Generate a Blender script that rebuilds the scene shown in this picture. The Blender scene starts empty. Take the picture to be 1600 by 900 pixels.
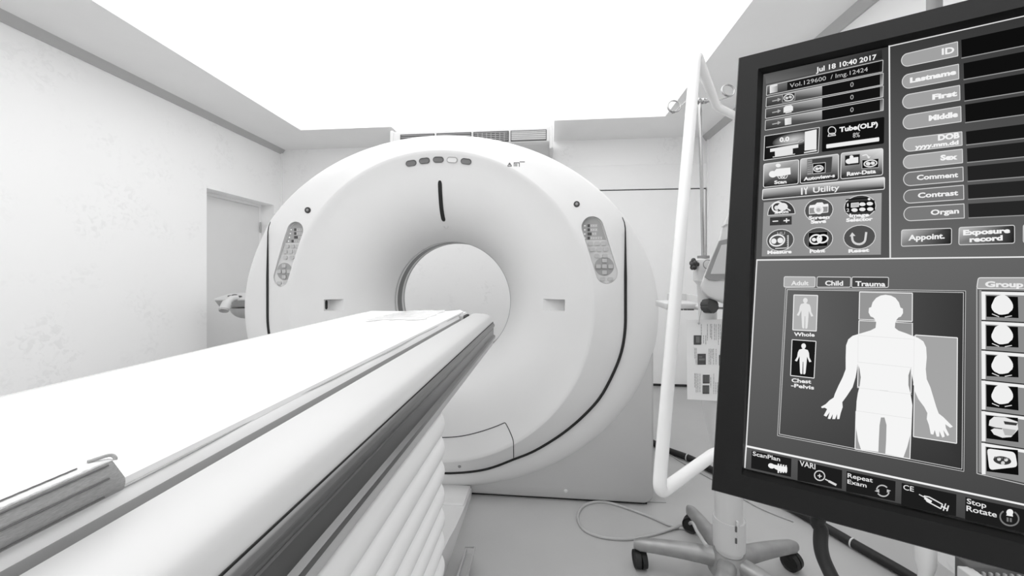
import bpy, bmesh, math, random
from mathutils import Vector, Matrix
from mathutils.bvhtree import BVHTree
from mathutils.geometry import tessellate_polygon
random.seed(7)
PI = math.pi
SC = bpy.context.scene
COL = SC.collection

# ------------------------------------------------------------------ camera, light, exposure
FPX, CXP, CYP = 600.0, 800.0, 420.0          # focal length and level horizon of the photograph (1600x900)
YAW = math.radians(5.71)                     # the camera looks 5.7 degrees left of the room's long axis
CAM = Vector((0, 0, 1.25))
cd = bpy.data.cameras.new('camera'); cam = bpy.data.objects.new('camera', cd); COL.objects.link(cam)
cam.location = CAM; cam.rotation_euler = (PI/2, 0, YAW)
cd.sensor_width = 36; cd.lens = 36*FPX/1600
cd.shift_y = -(450-CYP)/1600
cd.clip_start = 0.01
SC.camera = cam
SC.view_settings.view_transform = 'Standard'; SC.view_settings.look = 'None'
SC.view_settings.gamma = 1; SC.view_settings.use_curve_mapping = False
SC.view_settings.exposure = 0.0
w = bpy.data.worlds.new('world'); SC.world = w; w.use_nodes = True
w.node_tree.nodes['Background'].inputs[0].default_value = (1, 1, 1, 1)
w.node_tree.nodes['Background'].inputs[1].default_value = 0.05
CEIL_LIGHT = 2.15                             # emission put on the upper ceiling, standing in for hidden cove strips
SC.cycles.max_bounces = 10; SC.cycles.diffuse_bounces = 8
SC.cycles.use_denoising = True
SC.cycles.sample_clamp_indirect = 6

SA, CA = math.sin(YAW), math.cos(YAW)
def cw(x, d, z): return Vector((x*CA - d*SA, x*SA + d*CA, z))
def ray(u, v): return cw((u-CXP)/FPX, 1.0, (CYP-v)/FPX)
def W(u, v, d): return CAM + ray(u, v)*d                 # point seen at (u, v), d metres deep
def WY(u, v, y): r = ray(u, v); return CAM + r*(y/r.y)   # ... on the plane y = const
def WZ(u, v, z): r = ray(u, v); return CAM + r*((z-CAM.z)/r.z)
def lin(g): g = g/255.0; return g/12.92 if g <= .04045 else ((g+.055)/1.055)**2.4

# ------------------------------------------------------------------ materials
def mat(name, g, rough=.5, metal=0, spec=.5, noise=0, nscale=5, bump=0, bscale=40, coat=0, stretch=None):
    m = bpy.data.materials.new(name); m.use_nodes = True
    nt = m.node_tree; b = nt.nodes['Principled BSDF']
    b.inputs['Base Color'].default_value = (g, g, g, 1)
    b.inputs['Roughness'].default_value = rough; b.inputs['Metallic'].default_value = metal
    b.inputs['Specular IOR Level'].default_value = spec
    b.inputs['Coat Weight'].default_value = coat
    tc = nt.nodes.new('ShaderNodeTexCoord'); mp = nt.nodes.new('ShaderNodeMapping')
    nt.links.new(tc.outputs['Object'], mp.inputs['Vector'])
    if stretch: mp.inputs['Scale'].default_value = stretch
    n = nt.nodes.new('ShaderNodeTexNoise'); n.inputs['Scale'].default_value = nscale
    n.inputs['Detail'].default_value = 5
    nt.links.new(mp.outputs[0], n.inputs['Vector'])
    r = nt.nodes.new('ShaderNodeMapRange'); nt.links.new(n.outputs[0], r.inputs[0])
    r.inputs['From Min'].default_value = .3; r.inputs['From Max'].default_value = .7
    nn = max(noise, .01)
    r.inputs['To Min'].default_value = g*(1-nn); r.inputs['To Max'].default_value = min(1, g*(1+nn))
    nt.links.new(r.outputs[0], b.inputs['Base Color'])
    if bump:
        n2 = nt.nodes.new('ShaderNodeTexNoise'); n2.inputs['Scale'].default_value = bscale
        nt.links.new(mp.outputs[0], n2.inputs['Vector'])
        bp = nt.nodes.new('ShaderNodeBump'); bp.inputs['Strength'].default_value = bump
        bp.inputs['Distance'].default_value = .01
        nt.links.new(n2.outputs[0], bp.inputs['Height']); nt.links.new(bp.outputs[0], b.inputs['Normal'])
    return m

def wallpaper():
    m = mat('floral_wallpaper', .92, .75, spec=.2)
    nt = m.node_tree; b = nt.nodes['Principled BSDF']
    tc = nt.nodes.new('ShaderNodeTexCoord')
    mp = nt.nodes.new('ShaderNodeMapping'); nt.links.new(tc.outputs['Object'], mp.inputs['Vector'])
    # sparse sprays of a fine embossed pattern: a coarse mask times a fine one
    a = nt.nodes.new('ShaderNodeTexNoise'); a.inputs['Scale'].default_value = 3.2; a.inputs['Detail'].default_value = 2
    f = nt.nodes.new('ShaderNodeTexNoise'); f.inputs['Scale'].default_value = 22; f.inputs['Detail'].default_value = 6
    f.inputs['Distortion'].default_value = 1.2
    for n in (a, f): nt.links.new(mp.outputs[0], n.inputs['Vector'])
    r1 = nt.nodes.new('ShaderNodeMapRange'); r1.inputs['From Min'].default_value = .50; r1.inputs['From Max'].default_value = .66
    r2 = nt.nodes.new('ShaderNodeMapRange'); r2.inputs['From Min'].default_value = .50; r2.inputs['From Max'].default_value = .62
    nt.links.new(a.outputs[0], r1.inputs[0]); nt.links.new(f.outputs[0], r2.inputs[0])
    mu = nt.nodes.new('ShaderNodeMath'); mu.operation = 'MULTIPLY'
    nt.links.new(r1.outputs[0], mu.inputs[0]); nt.links.new(r2.outputs[0], mu.inputs[1])
    r3 = nt.nodes.new('ShaderNodeMapRange'); r3.inputs['To Min'].default_value = .92; r3.inputs['To Max'].default_value = .865
    nt.links.new(mu.outputs[0], r3.inputs[0]); nt.links.new(r3.outputs[0], b.inputs['Base Color'])
    bp = nt.nodes.new('ShaderNodeBump'); bp.inputs['Strength'].default_value = .25; bp.inputs['Distance'].default_value = .004
    nt.links.new(mu.outputs[0], bp.inputs['Height']); nt.links.new(bp.outputs[0], b.inputs['Normal'])
    return m

def emis(name, L, attr=None):
    m = bpy.data.materials.new(name); m.use_nodes = True; nt = m.node_tree
    nt.nodes.remove(nt.nodes['Principled BSDF'])
    e = nt.nodes.new('ShaderNodeEmission'); e.inputs['Strength'].default_value = L
    nt.links.new(e.outputs[0], nt.nodes['Material Output'].inputs[0])
    if attr:
        a = nt.nodes.new('ShaderNodeAttribute'); a.attribute_name = attr
        nt.links.new(a.outputs['Color'], e.inputs[0])
    return m

M = dict(
 wall=wallpaper(), paint=mat('white_paint', .90, .7, spec=.2, noise=.01), ceil=mat('ceiling_paint', .85, .8, spec=.1),
 glow=emis('ceiling_cove_glow', CEIL_LIGHT), floor=mat('grey_vinyl_floor', .46, .32, spec=.35, noise=.07, nscale=1.3, bump=.02, bscale=200),
 door=mat('door_paint', .74, .5, noise=.01), shell=mat('gantry_plastic', .73, .38, spec=.4),
 shell2=mat('white_plastic', .62, .35, spec=.4), grey=mat('grey_plastic', .42, .45), chan=mat('channel_grey', .40, .45), midgrey=mat('mid_grey_plastic', .26, .45),
 dark=mat('dark_plastic', .03, .5), black=mat('black_rubber', .012, .6), seam=mat('seam_black', .01, .7),
 rail=mat('anodised_rail', .16, .28, metal=.75, noise=.04, nscale=3), bezel=mat('black_bezel', .008, .45, spec=.25),
 pad=mat('mattress_vinyl', .86, .45, spec=.3, bump=.03, bscale=12), chrome=mat('chrome', .45, .18, metal=1),
 alu=mat('cast_aluminium', .36, .42, metal=.55, noise=.15, nscale=14), fabric=mat('strap_fabric', .46, .95, spec=.1, noise=.16, nscale=60, bump=.5, bscale=300, stretch=(6, 4, 30)),
 lining=mat('strap_lining', .7, .9, noise=.06, nscale=120, bump=.3, bscale=300), bellow=mat('bellows_vinyl', .80, .5, spec=.3),
 tube=mat('white_enamel', .84, .25, spec=.5), paper=mat('paper', .78, .9, spec=.1), ink=mat('ink', .07, .8), ink2=mat('grey_ink', .16, .8),
 alu2=mat('display_grey', .52, .2), disp=mat('lcd_glass', .30, .2), cable=mat('grey_cable', .45, .45), button=mat('button_grey', .48, .4), panelgrey=mat('readout_grey', .34, .4), hub=mat('panel_grey', .38, .5),
 bore=mat('bore_film', .13, .35), film=mat('plastic_film', .86, .2, spec=.5, bump=.5, bscale=22),
 acb=mat('ac_plastic', .62, .4), slate=mat('slate_plastic', .10, .4))

# ------------------------------------------------------------------ object helpers
def thing(name, label, cat, loc=(0, 0, 0), group=None):
    o = bpy.data.objects.new(name, None); COL.objects.link(o); o.location = loc
    o.empty_display_size = .05
    o['label'] = label; o['category'] = cat
    if group: o['group'] = group
    return o
def tag(o, label, cat, group=None):
    o['label'] = label; o['category'] = cat
    if group: o['group'] = group
    return o
def wloc(o):
    p = Vector((0, 0, 0))
    while o is not None: p += o.location; o = o.parent
    return p
def obj(name, bm, m, parent=None, smooth=None, label=None, origin=None):
    off = wloc(parent) if parent is not None else Vector((0, 0, 0))
    if origin is not None: off = Vector(origin)
    bmesh.ops.recalc_face_normals(bm, faces=bm.faces[:])
    bmesh.ops.translate(bm, verts=bm.verts[:], vec=-off)
    me = bpy.data.meshes.new(name); bm.to_mesh(me); bm.free()
    o = bpy.data.objects.new(name, me); COL.objects.link(o)
    if parent is not None: o.parent = parent
    if origin is not None: o.location = origin if parent is None else Vector(origin)-wloc(parent)
    for mm in (m if isinstance(m, (list, tuple)) else [m]): me.materials.append(M[mm])
    if smooth is not None:
        me.shade_smooth(); me.set_sharp_from_angle(angle=math.radians(smooth))
    if label: o['label'] = label
    return o
def struct(name, bm, m, **k):
    o = obj(name, bm, m, **k); o['kind'] = 'structure'; return o
def NB(): return bmesh.new()
def box(bm, x0, x1, y0, y1, z0, z1, bev=0, seg=3, mi=0):
    vs = [bm.verts.new((x, y, z)) for x in (x0, x1) for y in (y0, y1) for z in (z0, z1)]
    fs = [bm.faces.new([vs[i] for i in f]) for f in ((0,1,3,2),(4,6,7,5),(0,4,5,1),(2,3,7,6),(0,2,6,4),(1,5,7,3))]
    for f in fs: f.material_index = mi
    if bev:
        es = list({e for f in fs for e in f.edges})
        bmesh.ops.bevel(bm, geom=es, offset=bev, segments=seg, profile=.5, affect='EDGES', clamp_overlap=True)
    return bm
def obox(bm, c, ax, ay, az, sx, sy, sz, bev=0, seg=3, mi=0):
    """oriented box: centre c, unit axes, full sizes"""
    b2 = NB(); box(b2, -sx/2, sx/2, -sy/2, sy/2, -sz/2, sz/2, bev, seg, mi)
    mtx = Matrix((ax, ay, az)).transposed().to_4x4(); mtx.translation = c
    merge(bm, b2, mtx); return bm
def merge(bm, b2, mtx=None):
    if mtx is not None: bmesh.ops.transform(b2, matrix=mtx, verts=b2.verts[:])
    vm = {v: bm.verts.new(v.co) for v in b2.verts}
    for f in b2.faces:
        try:
            nf = bm.faces.new([vm[v] for v in f.verts]); nf.material_index = f.material_index
        except ValueError: pass
    b2.free()
def prism(bm, pts, vec, mi=0, bev=0):
    """polygon pts (3D) extruded by vec"""
    b2 = NB(); vec = Vector(vec)
    a = [b2.verts.new(Vector(p)) for p in pts]; b = [b2.verts.new(Vector(p)+vec) for p in pts]
    n = len(pts)
    tri = tessellate_polygon([[Vector(p) for p in pts]])
    if n > 4 and bev == 0:
        for t in tri:
            b2.faces.new([a[i] for i in t]); b2.faces.new([b[i] for i in reversed(t)])
    else:
        b2.faces.new(a); b2.faces.new(b[::-1])
    for i in range(n): b2.faces.new((a[i], b[i], b[(i+1) % n], a[(i+1) % n]))
    for f in b2.faces: f.material_index = mi
    bmesh.ops.recalc_face_normals(b2, faces=b2.faces[:])
    if bev: bmesh.ops.bevel(b2, geom=b2.edges[:], offset=bev, segments=3, profile=.5, affect='EDGES', clamp_overlap=True)
    merge(bm, b2); return bm
def rings(bm, rs, cap=True, closed=True, mi=0, capend=True):
    """loft a list of rings (lists of points of equal length)"""
    R = [[bm.verts.new(Vector(p)) for p in r] for r in rs]
    n = len(R[0])
    for a, b in zip(R[:-1], R[1:]):
        for i in range(n if closed else n-1):
            j = (i+1) % n
            f = bm.faces.new((a[i], a[j], b[j], b[i])); f.material_index = mi
    if cap:
        f = bm.faces.new(R[0][::-1]); f.material_index = mi
        if capend: f = bm.faces.new(R[-1]); f.material_index = mi
    return R
def frame(t):
    t = t.normalized(); up = Vector((0, 0, 1)) if abs(t.z) < .95 else Vector((1, 0, 0))
    a = t.cross(up).normalized(); return a, a.cross(t).normalized()
def catmull(P, k=8, closed=False):
    P = [Vector(p) for p in P]; out = []; n = len(P)
    rng = range(n if closed else n-1)
    for i in rng:
        g = (lambda j: P[j % n]) if closed else (lambda j: P[min(max(j, 0), n-1)])
        p0, p1, p2, p3 = g(i-1), g(i), g(i+1), g(i+2)
        for s in range(k):
            t = s/k
            out.append(.5*((2*p1)+(p2-p0)*t+(2*p0-5*p1+4*p2-p3)*t*t+(3*p1-p0-3*p2+p3)*t**3))
    if not closed: out.append(P[-1])
    return out
def tube(bm, P, r, seg=10, cap=True, mi=0, closed=False):
    """tube along points; parallel transported frame; r float or list"""
    P = [Vector(p) for p in P]; n = len(P)
    T = [(P[(i+1) % n if closed else min(i+1, n-1)]-P[(i-1) if closed or i > 0 else 0]).normalized() for i in range(n)]
    a, b = frame(T[0]); rs = []
    for i, (p, t) in enumerate(zip(P, T)):
        a = (a - t*a.dot(t)).normalized(); b = t.cross(a)
        rr = r[i] if isinstance(r, (list, tuple)) else r
        rs.append([p + (a*math.cos(q*2*PI/seg)+b*math.sin(q*2*PI/seg))*rr for q in range(seg)])
    if closed: rs.append(rs[0])
    rings(bm, rs, cap=cap and not closed, mi=mi)
    if closed: bmesh.ops.remove_doubles(bm, verts=bm.verts[:], dist=1e-5)
    return bm
def rod(bm, p, q, r, r2=None, seg=24, bev=0, mi=0):
    p, q = Vector(p), Vector(q); r2 = r if r2 is None else r2; t = (q-p).normalized(); a, b = frame(t)
    def ring(c, rr): return [c+(a*math.cos(i*2*PI/seg)+b*math.sin(i*2*PI/seg))*rr for i in range(seg)]
    rs = []
    if bev:
        for k in range(4):
            an = k/3*PI/2; rs.append(ring(p+t*bev*(1-math.sin(an)), r-bev*(1-math.cos(an)) if False else r-bev+bev*math.sin(an)))
        for k in range(4):
            an = PI/2-k/3*PI/2; rs.append(ring(q-t*bev*(1-math.sin(an)), r2-bev+bev*math.sin(an)))
    else: rs = [ring(p, r), ring(q, r2)]
    rings(bm, rs, mi=mi); return bm
def ellipsoid(bm, c, rx, ry, rz, seg=20, mi=0):
    b2 = NB(); bmesh.ops.create_uvsphere(b2, u_segments=seg, v_segments=seg//2, radius=1)
    for f in b2.faces: f.material_index = mi
    mt = Matrix.Diagonal((rx, ry, rz, 1)); mt.translation = Vector(c); merge(bm, b2, mt)

# ================================================================== THE ROOM
ZC, ZT = 2.65, 2.92
YB, YF = 4.24, -3.0
XR = 1.645
def xl(y): return -3.162 + .07*(4.246-y)
def xs(y): return -2.51 + .07*(3.63-y)
XSR = 1.05; YSB = 3.65; YSF = -2.6  # light tray carried on unseen behind the camera to add fill light
bm = NB(); prism(bm, [(xl(YB)-.3, YB+.2, 0), (XR+.2, YB+.2, 0), (XR+.2, YF-.2, 0), (xl(YF)-.3, YF-.2, 0)], (0, 0, -.1)); struct('floor', bm, 'floor')
# left wall with its door niche
bm = NB()
D0, D1, DH = 3.175, 4.107, 1.98
def lw(y0, y1, z0, z1): prism(bm, [(xl(y0), y0, z0), (xl(y1), y1, z0), (xl(y1), y1, z1), (xl(y0), y0, z1)], (-.15, -.0105, 0))
lw(YF, D0, 0, 3.0); lw(D1, YB+.1, 0, 3.0); lw(D0, D1, DH, 3.0)
struct('wall_left', bm, 'wall')
d1 = bpy.data.objects.new('door_1', None); COL.objects.link(d1); d1['kind'] = 'structure'; d1.location = (xl(3.6)-.16, 3.64, 0)
bm = NB(); prism(bm, [(xl(D0)-.14, D0-.02, 0), (xl(D1)-.14, D1-.05, 0), (xl(D1)-.14, D1-.05, DH-.035), (xl(D0)-.14, D0-.02, DH-.035)], (-.04, 0, 0)); obj('door_panel', bm, 'door', d1)
bm = NB(); prism(bm, [(xl(D0)-.152, D0-.06, DH-.03), (xl(D1)-.152, D1+.05, DH-.03), (xl(D1)-.152, D1+.05, DH+.1), (xl(D0)-.152, D0-.06, DH+.1)], (-.05, 0, 0))
prism(bm, [(xl(D1)-.152, D1-.05, 0), (xl(D1)-.152, D1+.05, 0), (xl(D1)-.152, D1+.05, DH+.1), (xl(D1)-.152, D1-.05, DH+.1)], (-.05, 0, 0)); obj('door_frame', bm, 'paint', d1)
for zz in (1.72, .5):
    bm = NB(); rod(bm, (xl(D1)-.128, D1-.045, zz-.06), (xl(D1)-.128, D1-.045, zz+.06), .009); obj('hinge', bm, 'grey', d1, smooth=40)
bm = NB(); box(bm, XR, XR+.15, YF, YB+.1, 0, 3.0); struct('wall_right', bm, 'wall')
bm = NB(); box(bm, xl(YF)-.3, XR+.15, YF-.15, YF, 0, 3.0); struct('wall_front', bm, 'paint')
# back wall, with the wide sliding door at its right end
DX0 = .15; DX1 = XR-.02; DZ = 2.10
bm = NB(); box(bm, xl(YB)-.3, XR+.15, YB, YB+.15, 0, 3.0); struct('wall_back', bm, 'wall')
d2 = bpy.data.objects.new('door_2', None); COL.objects.link(d2); d2['kind'] = 'structure'; d2.location = (.9, YB-.02, 0)
bm = NB(); box(bm, DX0, DX1-.004, YB-.03, YB-.002, .03, DZ-.012, .003, 1); obj('door_panel', bm, 'paint', d2)
bm = NB(); box(bm, DX0-.05, DX1+.01, YB-.034, YB-.002, DZ, DZ+.26, .004, 1); obj('track_cover', bm, 'paint', d2)
bm = NB(); box(bm, DX0, DX1, YB-.012, YB-.002, .001, .03); box(bm, DX0, DX1, YB-.012, YB-.002, DZ-.012, DZ); box(bm, DX1-.004, DX1, YB-.012, YB-.002, .03, DZ); obj('gap_shadow_strip', bm, 'dark', d2)
# lowered ceiling border around the light tray, with a notch for the air conditioner
NX0, NX1 = -1.56, .035
bm = NB()
def slab(pts, z0=ZC, z1=ZC+.10): prism(bm, [(x, y, z0) for x, y in pts], (0, 0, z1-z0))
slab([(xl(YB)-.02, YB), (xs(YB), YB), (xs(YF), YF), (xl(YF)-.02, YF)])
slab([(XSR, YB), (XR, YB), (XR, YF), (XSR, YF)])
slab([(xs(YSB), YSB), (NX0, YSB), (NX0, YB), (xs(YB), YB)])
slab([(NX1, YSB), (XSR, YSB), (XSR, YB), (NX1, YB)])
slab([(xs(YSF), YSF), (XSR, YSF), (XSR, YF), (xs(YF), YF)])
struct('ceiling', bm, 'ceil')
bm = NB(); box(bm, xl(YB)-.25, XR+.1, YF-.1, YB+.12, ZT, ZT+.05); struct('ceiling_upper', bm, 'glow')
# slim cornice where the left and right walls meet the ceiling
bm = NB(); prism(bm, [(xl(YF), YF, ZC), (xl(YF)+.05, YF, ZC), (xl(YF)+.012, YF, ZC-.05), (xl(YF), YF, ZC-.05)], (xl(YB)-xl(YF), YB-YF, 0)); M['cornice'] = mat('cornice_shade_grey', .48, .8); struct('trim_1', bm, 'cornice')  # shadow band under the ceiling is painted into this grey
bm = NB(); prism(bm, [(XR, YF, ZC), (XR-.05, YF, ZC), (XR-.012, YF, ZC-.05), (XR, YF, ZC-.05)], (0, YB-YF, 0)); struct('trim_2', bm, 'cornice')
# wallpaper corner bead at the back left, cover strip at the back right
bm = NB(); box(bm, xl(YB)+.0, xl(YB)+.02, YB-.02, YB, 0, ZC); struct('trim_3', bm, 'paint')
bm = NB(); box(bm, XR-.015, XR, YB-.05, YB-.035, 0, ZC-.05); struct('trim_4', bm, 'paint')

# ================================================================== CT GANTRY
GX, GZ = -.61, 1.0155           # centre of the shell outline
BZ = 1.05                      # height of the bore's axis
NTH = 240
TH = [i*2*PI/NTH for i in range(NTH)]
def ell(th, a, b, ox=GX, oz=GZ):
    return (ox + a*math.cos(th), oz + b*math.sin(th))
def about(th, ox, oz, fn):
    """distance from (GX,BZ) along th to the outline given by inside test fn"""
    lo, hi = .2, 2.0
    for _ in range(34):
        m = (lo+hi)/2
        if fn(GX-GX+m*math.cos(th), BZ+m*math.sin(th)): lo = m
        else: hi = m
    return lo
YG, YO, YC = 2.048, 2.068, 2.0
AO, BO = 1.176, .9725
def in_outer(x, z, k=1.0): return (x/(AO*k))**2 + ((z-GZ)/(BO*k))**2 < 1
# the groove: flat sides, rounded underside
gl = [(977, 500), (976, 520), (969, 556), (949.6, 600), (929.4, 631), (886.6, 671), (836.8, 703), (802, 717), (770, 729.5), (739, 736), (702.6, 738.5)]
GP = []
for u, v in gl:
    p = WY(u, v, YG); GP.append((p.x-GX, p.z))
GP.append((0, GP[-1][1]-.001))
GP = [(p.x, p.z) for p in catmull([(a, 0, b) for a, b in GP], 5)]
GP = [(min(a, GP[0][0]), b) for a, b in GP]
GW = GP[0][0]
def groove_r(th):
    c, s = abs(math.cos(th)), math.sin(th)
    r_out = about(th, 0, 0, lambda x, z: in_outer(x, z, .985))
    zc = GP[0][1]
    # side flat
    if c > 1e-4 and BZ + s*(GW/c) >= zc: return min(r_out, GW/c)
    # lower curve: intersect the ray with the polyline
    best = r_out
    for (x0, z0), (x1, z1) in zip(GP[:-1], GP[1:]):
        dx, dz = x1-x0, z1-z0; det = c*(-dz) + s*dx
        if abs(det) < 1e-9: continue
        ax, az = x0, z0-BZ
        m = (ax*(-dz) + az*dx)/det; t = (c*az - s*ax)/det
        if -.02 <= t <= 1.02 and m > 0: best = min(best, m)
    return best
OR = [about(t, 0, 0, in_outer) for t in TH]
GR = [groove_r(t) for t in TH]
for _ in range(2): GR = [min((GR[i-1]+2*GR[i]+GR[(i+1) % NTH])/4, OR[i]*.99) for i in range(NTH)]
def ring_at(rf, y): return [(GX+rf(i)*math.cos(TH[i]), y, BZ+rf(i)*math.sin(TH[i])) for i in range(NTH)]
prof = [(.368, 2.50), (.368, 2.47), (.368, 2.345), (.369, 2.335), (.374, 2.325), (.383, 2.30), (.396, 2.268), (.414, 2.234), (.437, 2.199), (.465, 2.165), (.50, 2.134), (.54, 2.106), (.585, 2.082), (.635, 2.062), (.69, 2.045), (.745, 2.031), (.79, 2.017), (.815, 2.006), (.832, YC)]
CR = .832
bm = NB()
rs = [ring_at(lambda i: .60, 3.0), ring_at(lambda i: .42, 2.62)]
rs += [ring_at(lambda i, r=r: r, y) for r, y in prof]
def mix(a, b, t): return a+(b-a)*t
for t, yy in ((.05, YC+.001), (.12, YC+.005), (.5, YC+.018), (.85, YC+.035), (1, YG)):
    rs.append(ring_at(lambda i, t=t: mix(CR, GR[i], t), yy))
# from the groove the rear shell rounds off to the outline
for t, k in ((.02, .0), (.3, .06), (.6, .22), (.82, .48), (.95, .78), (1, 1)):
    rs.append(ring_at(lambda i, t=t: mix(GR[i], OR[i], t), mix(YG+.002, YO+.02, k)))
for k, yy in ((.999, 2.3), (.99, 2.8), (.97, 2.95), (.92, 3.0)):
    rs.append(ring_at(lambda i, k=k: OR[i]*k, yy))
rs.append(rs[0])
rings(bm, rs, cap=False)
bmesh.ops.remove_doubles(bm, verts=bm.verts[:], dist=1e-5)
bmesh.ops.recalc_face_normals(bm, faces=bm.faces[:])
shell_me = bpy.data.meshes.new('shell_tmp'); bm.to_mesh(shell_me); bm.free()
shell_o = bpy.data.objects.new('shell_tmp', shell_me); COL.objects.link(shell_o)
# cutters: the two control panel recesses and the two hand grips
def pill2(p, q, r, n=14):
    p, q = Vector(p), Vector(q); t = (q-p).normalized(); a0 = math.atan2(t.y, t.x)
    out = []
    for i in range(n+1): a = a0-PI/2+PI*i/n; out.append(q+Vector((math.cos(a), math.sin(a)))*r)
    for i in range(n+1): a = a0+PI/2+PI*i/n; out.append(p+Vector((math.cos(a), math.sin(a)))*r)
    return out
PAN = {}
bmc = NB()
for sgn, tp, bp_, r in ((-1, (464.3, 361.5), (441, 433.5), .053), (1, (925.3, 355.5), (947.6, 426.5), .057)):
    a = WY(tp[0], tp[1], 2.03); b = WY(bp_[0], bp_[1], 2.03)
    A = Vector((a.x, a.z)); B = Vector((b.x, b.z)); PAN[sgn] = (A, B, r)
    prism(bmc, [(q.x, 1.8, q.y) for q in pill2(A, B, r)], (0, 2.038-1.8, 0))
for sgn, (ui, uo) in ((-1, (545, 508)), (1, (848, 882.5))):
    xi = WY(ui, 475, 2.12).x; xo = WY(uo, 475, 2.066).x
    z1 = WY(uo, 467.5, 2.07).z; z0 = WY(uo, 485.5, 2.07).z
    pl = [(xi, 1.8), (xo, 1.8), (xo, 2.112), (xi, 2.089)]
    b2 = NB(); prism(b2, [(x, y, z0) for x, y in pl], (0, 0, z1-z0))
    merge(bmc, b2)
    PAN[sgn*2] = (xo, z0, z1)
bmesh.ops.recalc_face_normals(bmc, faces=bmc.faces[:])
cme = bpy.data.meshes.new('cut_tmp'); bmc.to_mesh(cme); bmc.free(); cut_o = bpy.data.objects.new('cut_tmp', cme); COL.objects.link(cut_o)
md = shell_o.modifiers.new('b', 'BOOLEAN'); md.operation = 'DIFFERENCE'; md.object = cut_o; md.solver = 'EXACT'
dg = bpy.context.evaluated_depsgraph_get()
ev = shell_o.evaluated_get(dg); bm = NB(); bm.from_mesh(ev.to_mesh()); ev.to_mesh_clear()
bpy.data.objects.remove(shell_o); bpy.data.objects.remove(cut_o)
BV = BVHTree.FromBMesh(bm)
def hit(u, v, off=0.0):
    r = ray(u, v).normalized()
    loc, n, _, _ = BV.ray_cast(CAM, r)
    if loc is None: loc = WY(u, v, YO+.02); n = Vector((0, -1, 0))
    if n.dot(r) > 0: n = -n
    return loc + n*off, n
def hitg(x, z, off=0.0):
    loc, n, _, _ = BV.ray_cast(Vector((x, 1.0, z)), Vector((0, 1, 0)))
    if loc is None: return Vector((x, YO, z)), Vector((0, -1, 0))
    if n.y > 0: n = -n
    return loc+n*off, n
gantry = thing('ct_gantry', 'large white CT scanner gantry with round bore at the end of the table', 'CT scanner', (GX, 2.5, 0))
obj('gantry_shell', bm, 'shell', gantry, smooth=38)
# pedestal behind the lower shell
bm = NB()
bx = 1.15; pts = []
def rrect(x0, x1, z0, z1, r, n=8):
    o = []
    for cx, cz, a0 in ((x1-r, z0+r, -PI/2), (x1-r, z1-r, 0), (x0+r, z1-r, PI/2), (x0+r, z0+r, PI)):
        for i in range(n+1): a = a0+i/n*PI/2; o.append((cx+r*math.cos(a), cz+r*math.sin(a)))
    return o
R0 = rrect(GX-bx, GX+bx, .012, .86, .05)[0:0] + [(GX+bx-.05+.05*math.sin(i*PI/16), .062-.05*math.cos(i*PI/16)) for i in range(9)] + [(GX+bx, .86), (GX+.87, .86), (GX+.87, .42), (GX-.87, .42), (GX-.87, .86), (GX-bx, .86)] + [(GX-bx+.05-.05*math.cos(i*PI/16), .062-.05*math.sin(i*PI/16)) for i in range(9)]
def ins(P, k): return [(GX+(x-GX)*(1-k/1.085), .5+(z-.5)*(1-k/.5)) for x, z in P]
rings(bm, [[(x, y, z) for x, z in ins(R0, k)] for k, y in ((.012, 2.080), (.004, 2.084), (0, 2.092), (0, 2.86), (.01, 2.88))])
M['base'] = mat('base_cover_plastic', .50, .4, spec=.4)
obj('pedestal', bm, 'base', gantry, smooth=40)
bm = NB(); box(bm, GX-bx+.03, GX+bx-.03, 2.10, 2.85, 0, .014); obj('plinth', bm, 'seam', gantry, label='black recessed plinth')
bm = NB(); prism(bm, [WZ(1000, 783, .004), WZ(1041, 785, .004), WZ(1033, 768, .004), WZ(1000, 768, .004)], (0, 0, -.0035)); obj('floor_plate', bm, 'grey', gantry)
bm = NB(); p = WY(884, 767.5, 2.08); ellipsoid(bm, p, .011, .006, .011); obj('screw_cap', bm, 'shell2', gantry, smooth=60)
# black seam round the front cover
PTS = [Vector((GX+GR[i]*math.cos(TH[i]), YG-.001, BZ+GR[i]*math.sin(TH[i]))) for i in range(NTH) if GR[i] < OR[i]*.983]
k0 = max(range(len(PTS)), key=lambda i: (PTS[(i+1) % len(PTS)]-PTS[i]).length)
PTS = PTS[k0+1:]+PTS[:k0+1]
rr = [.0075*min(1, (i+1)/12, (len(PTS)-i)/12) + .001 for i in range(len(PTS))]
bm = NB(); tube(bm, PTS, rr, 8); obj('cover_seam', bm, 'seam', gantry, smooth=60, label='black seam line')
# bore lining
def bore_ring(name, m, y0, y1, r):
    bm = NB(); rings(bm, [ring_at(lambda i: r+.004, y0), ring_at(lambda i: r, y0), ring_at(lambda i: r, y1), ring_at(lambda i: r+.004, y1)], cap=False)
    obj(name, bm, m, gantry, smooth=30)
bore_ring('bore_rim', 'grey', 2.338, 2.352, .3655)
bore_ring('scan_window', 'bore', 2.385, 2.452, .3665)
bore_ring('bore_rim', 'grey', 2.487, 2.5, .366)
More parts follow.
